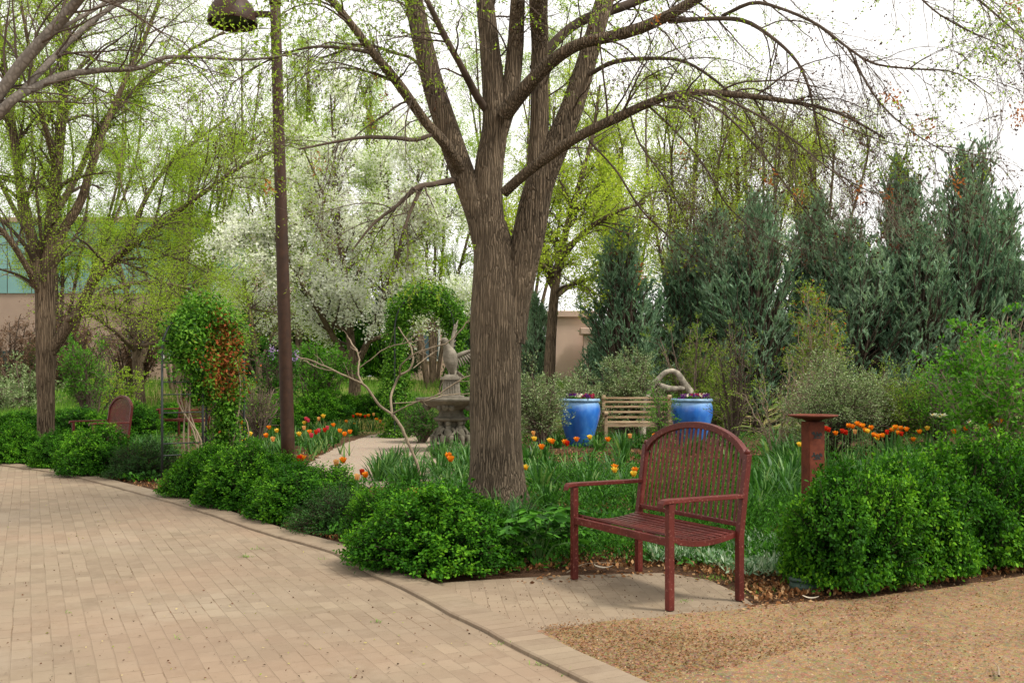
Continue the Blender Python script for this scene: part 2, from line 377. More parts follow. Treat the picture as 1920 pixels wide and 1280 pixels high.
def soil():
    t = NT('bed_soil'); v = t.coord('Object'); n = t.noise(9, 8, v, .7); n2 = t.noise(70, 5, v, .7); n3 = t.noise(.35, 4, v)
    c = t.ramp(n2, [(.3, (.028, .015, .009)), (.5, (.085, .045, .025)), (.7, (.17, .1, .06))])
    c = t.mix(t.ramp(n, [(.45, 0.), (.65, .7)]), c, (.12, .065, .035))
    sp = t.n('SeparateXYZ', {0: v}); far = t.n('MapRange', {'Value': sp.outputs[1], 'From Min': 24., 'From Max': 30.}).outputs[0]
    gr = t.ramp(n3, [(.4, (.3, .22, .1)), (.55, (.1, .18, .03)), (.7, (.07, .15, .02))])
    c = t.mix(far, c, gr); t.l(c, t.b.inputs['Base Color']); t.bump(n2, .9, .03); return t.fin(.95, .1)
M['soil'] = soil()
def gravel(name, cols, dark=.5, sz=160):
    t = NT(name); v = t.coord('Object'); n2 = t.noise(sz, 4, v, .8); n = t.noise(1.1, 6, v, .6); n3 = t.noise(14, 6, v, .7)
    vo = t.n('TexVoronoi', {'Scale': sz*.6}); t.l(v, vo.inputs['Vector'])
    c = t.ramp(n2, [(.3, cols[0]), (.52, cols[1]), (.72, cols[2])])
    dn = t.ramp(t.n('Math', {0: n, 1: n3}, operation='MULTIPLY').outputs[0], [(.2, 0.), (.38, dark)])
    c = t.mix(dn, c, [x*.5 for x in cols[0]]); c = t.mix(.35, c, t.mix(1., vo.outputs['Color'], cols[1], 'MULTIPLY')); t.l(c, t.b.inputs['Base Color'])
    t.bump(n2, .8, .012); return t.fin(.95, .1)
M['granite'] = gravel('decomposed_granite', [(.14, .08, .035), (.36, .235, .125), (.6, .44, .28)], .55, 110)
M['pathgravel'] = gravel('path_gravel', [(.2, .15, .11), (.42, .33, .25), (.6, .5, .4)], .2)
def pavers(name, rotz, uv=False, bw=.2, bh=.1, red=0.25):
    t = NT(name); v = t.coord('UV') if uv else t.coord('Object', rot=(0, 0, rotz))
    nd = t.noise(2.2, 4, v, out='Color'); vv = t.mix(.02, v, nd, 'ADD'); nd2 = t.noise(40, 3, v, out='Color'); vv = t.mix(.006, vv, nd2, 'ADD')
    b = t.n('TexBrick', {'Color1': (0, 0, 0, 1), 'Color2': (1, 1, 1, 1), 'Mortar': (.5, .5, .5, 1), 'Scale': 1., 'Mortar Size': .0035, 'Mortar Smooth': .3, 'Brick Width': bw, 'Row Height': bh, 'Bias': 0.})
    t.l(vv, b.inputs['Vector'])
    fine = t.noise(220, 4, v, .7); mid = t.noise(9, 6, v, .65); big = t.noise(.55, 5, v, .6)
    c = t.ramp(b.outputs['Color'], [(0, (.18, .137, .092)), (.5, (.23, .178, .12)), (1, (.28, .22, .15))])
    c = t.mix(t.ramp(mid, [(.38, 0.), (.66, .65)]), c, (.27, .213, .147)); c = t.mix(t.ramp(t.noise(3.1, 7, v, .7), [(.5, 0.), (.68, .5)]), c, (.2, .15, .095))
    c = t.mix(t.ramp(big, [(.47, 0.), (.62, red*1.1)]), c, (.33, .2, .135))                   # pinker patches
    streak = t.noise(.9, 6, t.coord('Object', (.35, 1.6, 1)), .6)
    c = t.mix(t.ramp(streak, [(.38, .45), (.62, 0.)]), c, (.21, .15, .105))  # darker streaks, drawn out sideways across the paving
    c = t.mix(t.ramp(t.noise(26, 6, v, .75), [(.6, 0.), (.7, .55)]), c, (.11, .08, .05)); c = t.mix(t.ramp(t.noise(.8, 8, t.coord('Object', (1, 1, 1), (0, 0, .6)), .7), [(.52, 0.), (.66, .4)]), c, (.33, .27, .2)); c = t.mix(t.ramp(fine, [(.2, .6), (.48, 0.), (.8, .3)]), c, (.2, .14, .09))
    # joints: filled with sand in most places, open and dark in others
    ms = t.noise(1.3, 4, v, .5); jc = t.ramp(t.noise(5, 4, v), [(.35, (.3, .21, .14)), (.55, (.13, .08, .045)), (.7, (.07, .06, .02))])
    jf = t.n('Math', {0: b.outputs['Fac'], 1: t.ramp(ms, [(.5, .04), (.68, 1.)])}, operation='MULTIPLY').outputs[0]
    c = t.mix(jf, c, jc); t.l(c, t.b.inputs['Base Color'])
    h = t.n('Math', {0: t.n('Math', {0: b.outputs['Fac'], 1: -1.}, operation='MULTIPLY').outputs[0], 1: t.n('Math', {0: fine, 1: .25}, operation='MULTIPLY').outputs[0]}, operation='ADD').outputs[0]
    h = t.n('Math', {0: h, 1: t.n('Math', {0: b.outputs['Color'], 1: .25}, operation='MULTIPLY').outputs[0]}, operation='ADD').outputs[0]
    t.bump(h, .8, .007); return t.fin(.88, .2)
M['pavers'] = pavers('brick_pavers', R(-115.9)); M['padpavers'] = pavers('pad_pavers', R(-95), red=.1)
M['edge'] = pavers('edge_bricks', 0, True, .1, .6, .1)

# ================================================================== SETTING
def ground():
    xs = np.r_[np.linspace(-400, -60, 8), np.linspace(-50, 50, 60), np.linspace(60, 400, 8)]
    ys = np.r_[np.linspace(-60, 6, 8), np.linspace(7, 60, 100), np.linspace(65, 600, 20)]
    X, Y = np.meshgrid(xs, ys, indexing='ij'); Z = gz(X, Y)
    mb = MB(); i, j = np.meshgrid(np.arange(len(xs)-1), np.arange(len(ys)-1), indexing='ij'); n = len(ys)
    mb.add(np.stack([X, Y, Z], -1).reshape(-1, 3), [np.stack([i*n+j, (i+1)*n+j, (i+1)*n+j+1, i*n+j+1], -1).reshape(-1, 4)])
    tag(mb.obj('ground', M['soil']), kind='structure')
ground()
def poly(name, pts, z, mat):
    mb = MB(); v = np.array([[p[0], p[1], z] for p in pts]); mb.add(v, [np.arange(len(v))[None]])
    return tag(mb.obj(name, mat, smooth=False), kind='structure')
def rag(pts, amp, seed, step=.12):
    """ragged edge for loose gravel"""
    r = rs(seed); out = []
    for a, b in zip(pts, pts[1:]+pts[:1]):
        a = np.array(a[:2], float); b = np.array(b[:2], float); n = max(1, min(200, int(np.linalg.norm(b-a)/step)))
        for k in range(n): out.append(a+(b-a)*k/n+r.normal(size=2)*amp*(k > 0))
    return out
EC = spline([[-14, 20.5, 0], [-10.5, 18.3, 0]]+[list(G(*p)) for p in [(20, 876), (110, 889), (205, 912), (321, 944), (400, 969), (474, 995), (545, 1016), (620, 1037), (667, 1063), (718, 1090), (779, 1118), (837, 1151), (938, 1202), (1006, 1239), (1087, 1279)]]+[[.85, 3.9, 0], [1.6, 2.2, 0], [2.6, -1, 0], [4, -8, 0]], 160)
poly('plaza', [p[:2] for p in EC[::-1]]+[(-40, 26), (-60, 20), (-60, -20), (4, -20)], .004, M['pavers'])
def edge_band():
    T = nrm(np.gradient(EC, axis=0)); Nn = np.stack([-T[:, 1], T[:, 0], 0*T[:, 0]], -1)     # left of travel = bed side
    s = np.r_[0, np.cumsum(np.linalg.norm(np.diff(EC, axis=0), axis=1))]; K = len(EC)
    wob_ = .006*np.sin(s*9)+.004*np.sin(s*23+1)
    Z = np.array([0, 0, 1.])
    ins = EC-Nn*0+Nn*wob_[:, None]; V = np.stack([ins+Z*-.02, ins+Z*.022, ins+Nn*.012+Z*.03, EC+Nn*.24+Z*.03, EC+Nn*.25-Z*.02], 1).reshape(-1, 3)
    k, j = np.meshgrid(np.arange(K-1), np.arange(4), indexing='ij'); b = k*5+j
    mb = MB(); mb.add(V, [np.stack([b, b+5, b+6, b+1], -1).reshape(-1, 4)])
    o = mb.obj('kerb', M['edge'], smooth=False); me = o.data
    uv = me.uv_layers.new(name='UVMap'); vi = np.zeros(len(me.loops), np.int32); me.loops.foreach_get('vertex_index', vi)
    vv = np.tile([.1, .12, .14, .38, .42], K); uu = np.repeat(s, 5)
    uv.data.foreach_set('uv', np.stack([uu[vi], vv[vi]], -1).astype(np.float32).ravel()); tag(o, kind='structure')
edge_band()
padp = [G(*p)[:2] for p in [(775, 1099), (900, 1090), (1060, 1081), (1250, 1076), (1330, 1090), (1385, 1115), (1420, 1142), (1300, 1180), (1100, 1240), (1020, 1210)]]
poly('bench_pad', padp, .012, M['padpavers'])
# decomposed granite, raised a little over the pad's near side, its edge ragged
gp = [G(*p)[:2] for p in [(1110, 1272), (1040, 1222), (990, 1188), (1130, 1169), (1260, 1156), (1400, 1143), (1500, 1132), (1600, 1127), (1760, 1108), (1920, 1082)]]
poly('granite_yard', rag([(1.0, 3.9), (2.8, -1), (4.2, -8), (12, -8), (14, 9)]+[tuple(p) for p in gp[::-1]], .018, 3), .016, M['granite'])
pp = [(545, 905), (575, 872), (610, 850), (645, 832), (690, 817), (740, 809), (800, 805), (880, 806), (900, 830), (905, 870), (860, 905), (700, 915)]
poly('gravel_path', rag([tuple(G(*p)[:2]) for p in pp], .03, 4), .006, M['pathgravel'])

# ================================================================== BUILDINGS
def house(name, label, x0, x1, y0, y1, ztop, zb, mat, wins=(), bands=()):
    t = thing(name, label, 'building', (x0, y0, zb)); w_, d_ = x1-x0, y1-y0
    m = MB(); box(m, (w_/2, d_/2, (ztop-zb)/2-.5), (w_, d_, ztop-zb+1)); m.obj('wall', mat, t, False)
    m = MB(); box(m, (w_/2, d_/2, ztop-zb+.14), (w_+.3, d_+.3, .28)); m.obj('roof', mat, t, False, .03)
    for (xa, za, ww, hh) in wins:
        f = MB()
        for q in (-1, 1): box(f, (xa+q*ww/2, -.02, za), (.08, .1, hh+.08)); box(f, (xa, -.02, za+q*hh/2), (ww-.08, .1, .08))
        box(f, (xa, -.01, za), (.04, .06, hh-.1)); fo = f.obj('window', M['white'], t, False)
        g = MB(); box(g, (xa, .0, za), (ww, .03, hh)); g.obj('pane', M['glass'], fo, False)
    for (xa, za, ww, hh, mt) in bands:
        g = MB(); n = max(1, int(ww/1.2))
        for k in range(n):
            for j in range(max(1, int(hh/1.1))):
                nh = max(1, int(hh/1.1)); box(g, (xa-ww/2+ww/n*(k+.5), -.03, za-hh/2+hh/nh*(j+.5)), (ww/n-.05, .08, hh/nh-.05))
        g.obj('cladding', mt, t, False)
    return t
house('office_building', 'long tan stucco building with upper storey of teal cladding behind the leftmost tree', -34, -13.4, 52, 66, 9.5, 1.3, M['stuccotan'],
      wins=[(14.6, 1.9, 1.2, 1.5), (16.4, 1.9, 1.2, 1.5)], bands=[(10.2, 6.4, 20.2, 3.8, M['teal']), (6.2, .75, 6, 1.6, M['tealdark'])])
house('adobe_house', 'low pink stucco house with windows seen through the far vine arch', -6.0, -1.4, 50, 58, 4.2, 1.3, M['stucco'],
      wins=[(1.9, 1.75, .9, 1.5), (3.6, 1.75, .9, 1.5)])
house('stucco_outbuilding', 'blank pale pink stucco block between the big trunk and the first juniper', 1.7, 3.6, 44, 50, 4.1, 1.2, M['stucco'])
house('stucco_garden_wall', 'lower pale pink stucco wall jutting forward beside the junipers', 3.1, 5.2, 43, 43.6, 3.3, 1.2, M['stucco'])

# ================================================================== RED BENCH
BA = R(-61)
def bench(label, loc, rz, grp=None):
    t = thing('park_bench', label, 'bench', loc, rz, grp); W = 1.12/2; D = .58/2; q = .045; m = M['red']
    for sx in (-1, 1):
        x = sx*W
        l = MB(); bar(l, (x, -D, 0), (x, -D, .675), q, q, (0, 1, 0)); l.obj('leg', m, t, False, .004)
        l = MB(); C = np.array([[x, D, 0], [x, D, .42], [x, D+.005, .47], [x, D+.045, .78], [x, D+.07, .965]])
        strip(l, C, (1, 0, 0), (0, -1, 0), q, q); lathe(l, [(0.001, 1.0), (.012, .996), (.02, .982), (.016, .965), (.001, .962)], 10, (x, D+.07, 0)); l.obj('leg', m, t, False, .004)
        a = MB(); C = np.array([[x, -D-.075, .665], [x, -D-.06, .688], [x, -D, .692], [x, D-.03, .69], [x, D+.022, .69]])
        strip(a, C, (1, 0, 0), (0, .05, 1), .058, .028); a.obj('armrest', m, t, False, .004)
    s = MB(); y = np.linspace(-D+.02, D-.02, 16); zp = lambda yy: .452-.04*np.sin((yy+D)/(2*D)*PI)+.012*((yy+D)/(2*D) < .12)
    for sx in (-1, 1): strip(s, np.stack([np.full(16, sx*(W-.02)), y, zp(y)-.012], -1), (1, 0, 0), (0, 0, 1), .02, .04)
    strip(s, np.stack([np.full(16, 0.), y, zp(y)-.022], -1), (1, 0, 0), (0, 0, 1), .02, .02)
    bar(s, (-W+.02, -D, .43), (W-.02, -D, .43), .03, .05); bar(s, (-W+.02, D, .43), (W-.02, D, .43), .03, .04)
    s.obj('seat_frame', m, t, False, .003)
    s = MB()
    for k in range(12):
        yy = -D+.035+k*(2*D-.075)/11; sl = (zp(yy+.01)-zp(yy-.01))/.02
        bar(s, (-W+.012, yy, zp(yy)+.012), (W-.012, yy, zp(yy)+.012), .031, .007, (0, -sl, 1))
    s.obj('seat', m, t, False)
    # back: arch between the rear posts with upright slats
    a = np.linspace(-1, 1, 33); ax = a*W; az = .90+.235*np.sqrt(np.maximum(0, 1-(a*.985)**2))**1.15
    yb = lambda z: D+.005+.07*np.clip((z-.45)/.5, 0, 1.35)
    C = np.stack([ax*.98, yb(az), az], -1); T = nrm(np.gradient(C, axis=0)); up = nrm(np.cross(np.array([0, 1., 0]), T))
    b = MB(); strip(b, C, np.array([0, 1., 0]), up, .045, .045); bar(b, (-W+.02, yb(.5), .5), (W-.02, yb(.5), .5), .03, .03); b.obj('back_frame', m, t, False, .004)
    b = MB(); n = 21
    for k in range(n):
        u = (k+1)/(n+1)*2-1; x = u*(W-.02); zt = np.interp(x, ax*.98, az)-.015
        bar(b, (x, yb(.5), .5), (x, yb(zt), zt), .02, .008, (0, -1, .1))
    b.obj('backrest', m, t, False)
    return t
bc = bench('dark red metal bench with arched slatted back, alone on the brick pad in the foreground', (.982, 6.945, .016), BA)
fb = dup(bc, tuple(P(188, 872, 17.6)*[1, 1, 0]), R(-50), label='distant dark red arched bench behind the hedge beside the left tree', group=None)
fb2 = dup(bc, (P(345, 800, 24.4)[0], 24.4, 0), R(-33), label='dark red bench mostly hidden behind the ladder side of the vine arbour')

# ================================================================== STREET LAMP
def lamp():
    b = P(541, 880, 16.); top = P(516, 4, 16.); d = top-b; t = thing('street_lamp', 'tall brown metal lamp post with a big dome shade', 'street lamp', tuple(b*[1, 1, 0]))
    m = MB(); z = np.linspace(-.02, 1, 12)[:, None]; V, f = tubes(d*z, np.linspace(.112, .083, 12), 24, True); m.add(V, f)
    m.obj('pole', M['lamp'], t)
    m = MB(); lathe(m, [(.001, .075), (.06, .07), (.095, .03), (.098, 0), (.098, -.05), (.001, -.05)], 24, d); m.obj('pole_cap', M['lamp'], t)
    m = MB(); bar(m, d+[-.08, 0, -.2], d+[-.62, 0, -.2], .085, .085); m.obj('arm', M['lamp'], t, False, .008)
    c = P(436, 46, 16.)-b
    m = MB(); lathe(m, [(.355, .05), (.39, .0), (.395, .012), (.385, .09), (.37, .17), (.33, .28), (.25, .38), (.15, .45), (.1, .47), (.095, .56), (.06, .6), (.001, .61)], 40, c)
    m.obj('lamp_shade', M['lamp'], t)
    m = MB(); lathe(m, [(.001, .1), (.2, .1), (.35, .1), (.35, .09), (.2, .09), (.001, .09)], 32, c); m.obj('lens', M['iron'], t)
lamp()

# ================================================================== POTS, TEAK BENCH, DRIFTWOOD ARCH
def pansies(c, rad, seed, label):
    t = thing('pansy_clump', label, 'flowers', c); r = rs(seed)
    m = MB(); n = 500; p = np.c_[r.normal(size=(n, 2))*rad*.42, r.uniform(-.02, .07, n)]; m.add(*leaves(p, rdir(r, n)+[0, 0, .8], .05, r, .6)); m.obj('leaves', M['cover'], t)
    for nm, cc, k in (('blossom', 'pansyp', 90), ('blossom', 'pansyr', 60), ('blossom', 'pansyw', 26)):
        m = MB(); cl = r.normal(size=(5, 2))*rad*.4; q = cl[r.integers(0, 5, k)]+r.normal(size=(k, 2))*.05; p = np.c_[q, r.uniform(.04, .13, k)]
        for j in range(4):
            a = np.c_[np.cos(j*1.57+0*p[:, 0]), r.normal(size=k)*.3, np.sin(j*1.57+0*p[:, 0])]; m.add(*leaves(p, a, .035, r, .95, nb=np.tile([0, -1., .3], (k, 1))))
        m.obj(nm, M[cc], t)
M['pansyp'] = leaf_mat('purple_petal', [(.06, .01, .1), (.12, .02, .16)], .2); M['pansyr'] = leaf_mat('wine_petal', [(.2, .01, .04), (.35, .02, .05)], .2)
M['pansyw'] = leaf_mat('cream_petal', [(.7, .6, .4), (.8, .75, .65)], .2)
PD = 21.5
def pot(px, label, seed, s=1.):
    x = (px-960)/F*PD; t = thing('planter_pot', label, 'planter', (x, PD, 0))
    m = MB(); prof = [(.001, .0), (.25, 0), (.27, .02), (.31, .2), (.375, .42), (.43, .62), (.445, .75), (.435, .86), (.405, .93), (.395, .95)]
    lathe(m, [(a*s, b) for a, b in prof]+[(.39*s, .955), (.37*s, .955), (.36*s, .85), (.001, .84)], 48); m.obj('body', M['glaze'], t)
    m = MB(); lathe(m, [(.39*s, .945), (.425*s, .95), (.44*s, .97), (.44*s, 1.0), (.425*s, 1.015), (.385*s, 1.015), (.37*s, .99), (.375*s, .945)], 48); m.obj('rim', M['glazerim'], t)
    m = MB(); lathe(m, [(.001, .975), (.37*s, .965)], 24); m.obj('soil', M['soil'], t)
    pansies((x, PD, .98), .36*s, seed, 'purple and wine pansies filling the '+('left' if px < 1200 else 'right')+' blue pot')
M['glazerim'] = flat('pale_blue_glaze', (.22, .36, .52), .3, .5, var=.3, sc_=10)
pot(1087, 'bulging cobalt blue glazed pot left of the wooden bench', 1); pot(1297, 'cobalt blue glazed pot right of the wooden bench, half behind twigs', 2, 1.02)
def teakbench():
    d = 22.6; x0 = (1131-960)/F*d; x1 = (1262-960)/F*d; W = x1-x0; t = thing('garden_bench', 'weathered pale wooden slatted bench between the two blue pots', 'bench', ((x0+x1)/2, d, 0)); m = M['teak']
    for sx in (-1, 1):
        x = sx*(W/2-.035)
        l = MB(); bar(l, (x, -.28, 0), (x, -.28, .66), .07, .06, (0, 1, 0)); l.obj('leg', m, t, False, .006)
        l = MB(); bar(l, (x, .24, 0), (x, .30, .98), .07, .06, (0, 1, 0)); l.obj('leg', m, t, False, .006)
        a = MB(); bar(a, (x, -.36, .68), (x, .26, .68), .075, .04)
        a.add(*tubes(np.array([[x-.04, -.35, .66], [x+.04, -.35, .66]]), [.055, .055], 16, True)); a.obj('armrest', m, t, False)
        a = MB(); a.add(*tubes(np.array([[x-.045, .3, 1.0], [x+.045, .3, 1.0]]), [.07, .07], 16, True)); a.obj('post_scroll', m, t, False)
    s = MB()
    for k in range(6): bar(s, (-W/2+.07, -.27+k*.095, .46), (W/2-.07, -.27+k*.095, .46), .078, .022)
    s.obj('seat', m, t, False); s = MB(); bar(s, (-W/2+.07, -.29, .405), (W/2-.07, -.29, .405), .03, .075); s.obj('apron', m, t, False)
    s = MB()
    for z in (.56, .68, .80, .91, 1.0): bar(s, (-W/2+.07, .265+.06*z, z), (W/2-.07, .265+.06*z, z), .045, .02, (0, 1, 0))
    s.obj('backrest', m, t, False)
teakbench()
def arch_piece():
    d = 24.2; Q = [(1212, 742, 13), (1224, 722, 13), (1240, 704, 12), (1252, 697, 13), (1264, 696, 15), (1276, 708, 16), (1287, 724, 17), (1297, 742, 18), (1303, 775, 18), (1306, 822, 18)]
    C = spline([list(P(x, y, d))+[w_/F*d*.4] for x, y, w_ in Q], 40); m = MB(); m.add(*tubes(C[:, :3]-C[0, :3], C[:, 3], 14, True, .28, 5))
    Q = [(1214, 740, 9), (1206, 765, 10), (1203, 822, 11)]; C2 = spline([list(P(x, y, d))+[w_/F*d*.62] for x, y, w_ in Q], 16); m.add(*tubes(C2[:, :3]-C[0, :3], C2[:, 3], 12, True, .25, 6))
    m.add(*tubes((spline([P(1231, 722, d+.1), P(1255, 728, d-.05), P(1283, 727, d)], 10)-C[0, :3]), np.full(10, .07), 10, True, .3, 8))
    o = m.obj('driftwood_arch', M['driftwood']); o.location = C[0, :3]; tag(o, 'bleached arched driftwood piece standing behind the wooden bench', 'sculpture')
arch_piece()

# ================================================================== RUSTY PEDESTAL DISH
def birdbath():
    d = 9.6; b = P(1524, 996, d)*[1, 1, 0]; t = thing('birdbath', 'rusty square steel column topped with a shallow round dish', 'birdbath', tuple(b), R(14))
    zt = 1.5-(790-705)/F*d; m = MB(); box(m, (0, 0, zt/2), (.16, .16, zt)); m.obj('column', M['rust'], t, False, .006)
    for z in (.24, .5, .74, .94):
        c = MB(); r = rs(int(z*100)); pr = []
        for k in range(9): pr.append((-.045+.011*k, z+.014*math.sin(k*1.9)+.01*r.normal()))
        for (x, zz) in pr: box(c, (x, -.0805, zz), (.013, .006, .024+.01*r.random()), 0, 0, r.normal()*.5)
        box(c, (0, -.08, z-.03), (.08, .005, .01)); c.obj('cutout', M['iron'], t, False)
    m = MB(); pr = [(.001, zt), (.06, zt), (.1, zt+.022), (.225, zt+.048), (.238, zt+.06), (.232, zt+.067), (.215, zt+.061), (.2, zt+.068), (.185, zt+.056), (.165, zt+.062), (.15, zt+.048), (.13, zt+.053), (.11, zt+.04), (.08, zt+.045), (.001, zt+.035)]
    lathe(m, pr, 48); m.obj('dish', M['rust'], t)
birdbath()

# ================================================================== FOUNTAIN WITH BIRD
def fountain():
    d = 20.; k = d/F; X0 = (846-960)*k; zz = lambda y: EYE-(y-HZ)*k; S = M['stone']
    t = thing('fountain', 'mossy carved stone fountain with winged bird on top, beside the big trunk', 'fountain', (X0, d, 0))
    m = MB(); lathe(m, [(.001, .12), (.42, .12), (.46, .1), (.5, .06), (.5, 0), (.001, 0)], 8); m.obj('base', S, t, False, .01)
    m = MB(); lathe(m, [(.16, .1), (.13, .3), (.12, .45), (.2, .6)], 20); m.obj('column', S, t)
    for a in (-150, -100, -40, 20, 80, 140):                                       # seated child figures round the column
        ca, sa = math.cos(R(a)), math.sin(R(a)); f = MB(); o = np.array([ca*.24, sa*.24, 0])
        V, fc = tubes(spline([[0, 0, .2], [0, 0, .32], [-.02*ca, -.02*sa, .45], [0, 0, .52]], 10)+o, np.interp(np.linspace(0, 1, 10), [0, .3, .7, 1], [.1, .115, .085, .04]), 12, True); f.add(V, fc)
        blob(f, o+[0, 0, .57], (.06, .06, .068), 1, .05, n=9)
        for q in (-1, 1):
            s_ = np.array([-sa, ca, 0])*q
            f.add(*tubes(spline([o+s_*.06+[0, 0, .24], o+s_*.09+np.array([ca, sa, 0])*.13+[0, 0, .3], o+s_*.08+np.array([ca, sa, 0])*.15+[0, 0, .14]], 9), np.linspace(.058, .035, 9), 8, True))
            f.add(*tubes(spline([o+s_*.08+[0, 0, .46], o+s_*.14+np.array([ca, sa, 0])*.04+[0, 0, .4], o+s_*.09+np.array([ca, sa, 0])*.12+[0, 0, .33]], 9), np.linspace(.035, .022, 9), 8, True))
        f.obj('figure', S, t)
    m = MB(); lathe(m, [(.001, .6), (.3, .6), (.36, .63), (.36, .67), (.28, .69), (.25, .76), (.24, .82), (.3, .88), (.001, .88)], 8); m.obj('capital', S, t, False, .008)
    zt = zz(745); m = MB(); R0 = .70
    lathe(m, [(.001, zt-.24), (.25, zt-.23), (.45, zt-.18), (.62, zt-.1), (.66, zt-.07), (R0, zt-.065), (R0+.015, zt-.02), (R0, zt), (R0-.07, zt), (R0-.12, zt-.06), (.001, zt-.09)], 48, mi=0)
    m.obj('basin', S, t)
    for a in (-100, -30, 40, 110, 180):
        ca, sa = math.cos(R(a)), math.sin(R(a)); f = MB(); o = np.array([ca*.47, sa*.47, zt-.15]); blob(f, o, (.085, .085, .11), 3, .1, n=10); blob(f, o+np.array([ca*.08, sa*.08, -.01]), (.03, .03, .035), n=7)
        for q in (-1, 1): blob(f, o+np.array([-sa*.12*q, ca*.12*q, -.04]), (.06, .06, .07), n=8, seed=4, amp=.15); blob(f, o+np.array([ca*.07-sa*.035*q, sa*.07+ca*.035*q, .03]), (.018, .018, .014), n=6)
        f.obj('mask', S, t)
    m = MB(); zb = zt-.08; zp = zz(712)
    box(m, (0, 0, (zb+zb+.12)/2), (.5, .5, .12)); box(m, (0, 0, (zb+.12+zp)/2), (.36, .36, zp-zb-.12), tw=.86); box(m, (0, 0, zp+.03), (.4, .4, .06)); box(m, (0, 0, zp+.085), (.3, .3, .05), tw=.8)
    for q in range(5): box(m, (-.1+.05*q, -.187+.012, (zb+.12+zp)/2), (.022, .02, zp-zb-.2))
    m.obj('plinth', M['palestone'], t, False, .006)
    # bird
    z0 = zp+.1; bm = MB(); B = M['palestone']
    bc_ = spline([[.06, .05, z0+.0, .05], [.03, .02, z0+.1, .1], [.0, 0, z0+.26, .145], [-.03, -.02, z0+.42, .135], [-.07, -.05, z0+.53, .085], [-.1, -.06, z0+.62, .06], [-.12, -.07, z0+.68, .066], [-.15, -.08, z0+.7, .05], [-.19, -.09, z0+.685, .018]], 40)
    bm.add(*tubes(bc_[:, :3], bc_[:, 3], 16, True, .08, 2))
    for q in (-1, 1): bm.add(*tubes(np.array([[.03+.05*q, 0, z0+.14], [.02+.06*q, -.03, z0+.03], [.02+.06*q, -.06, z0+.0]]), [.035, .022, .02], 8, True))
    body = bm.obj('bird', B, t)
    bk = MB(); bk.add(*tubes(spline([[-.18, -.088, z0+.69], [-.22, -.1, z0+.675], [-.245, -.105, z0+.645]], 6), np.linspace(.02, .004, 6), 8, True)); bk.obj('beak', B, body)
    def wing(root, tip, side, n, w0):
        m_ = MB(); root = np.array(root); tip = np.array(tip); ax = tip-root
        for j in range(n):
            u = j/(n-1); a = root+ax*u*.8; dn = np.array(side)*(.42-.16*u)+ax*.35*u+ax*.12; C = spline([a, a+dn*.5+[0, -.02, 0], a+dn], 7)
            m_.add(*tubes(C, np.array([.3, .55, .6, .55, .48, .34, .08])*w0, 8, True))
        C = spline([root, root+ax*.5+np.array([0, -.02, .02]), tip], 12); m_.add(*tubes(C, np.linspace(.055, .02, 12), 10, True)); m_.obj('wing', B, body)
    wing([.08, 0, z0+.36], [.52, .06, z0+.52], [.04, 0, -.62], 10, .036)
    wing([-.02, .07, z0+.42], [.07, .12, z0+1.02], [.16, 0, -.25], 8, .03)
    tl = MB()
    for j in range(5): tl.add(*tubes(spline([[.04, .04, z0+.12], [.1+.02*j, .08, z0+.02], [.15+.03*j, .1, z0-.06]], 6), np.linspace(.03, .012, 6), 7, True))
    tl.obj('tail', B, body)
fountain()

# ================================================================== TREES
def limbs(spec, D, base, K=26, rk=1.):
    """spec: polylines of (px, py, radius px[, depth offset]); returns centre lines in metres, relative to base"""
    Pp, Rr = [], []
    for s in spec:
        C = []
        for q in s:
            d = D+(q[3] if len(q) > 3 else 0); C.append(list(P(q[0], q[1], d)-base)+[q[2]/F*d*rk])
        C = spline(C, K); Pp.append(C[:, :3]); Rr.append(np.maximum(C[:, 3], .004))
    return np.array(Pp), np.array(Rr)

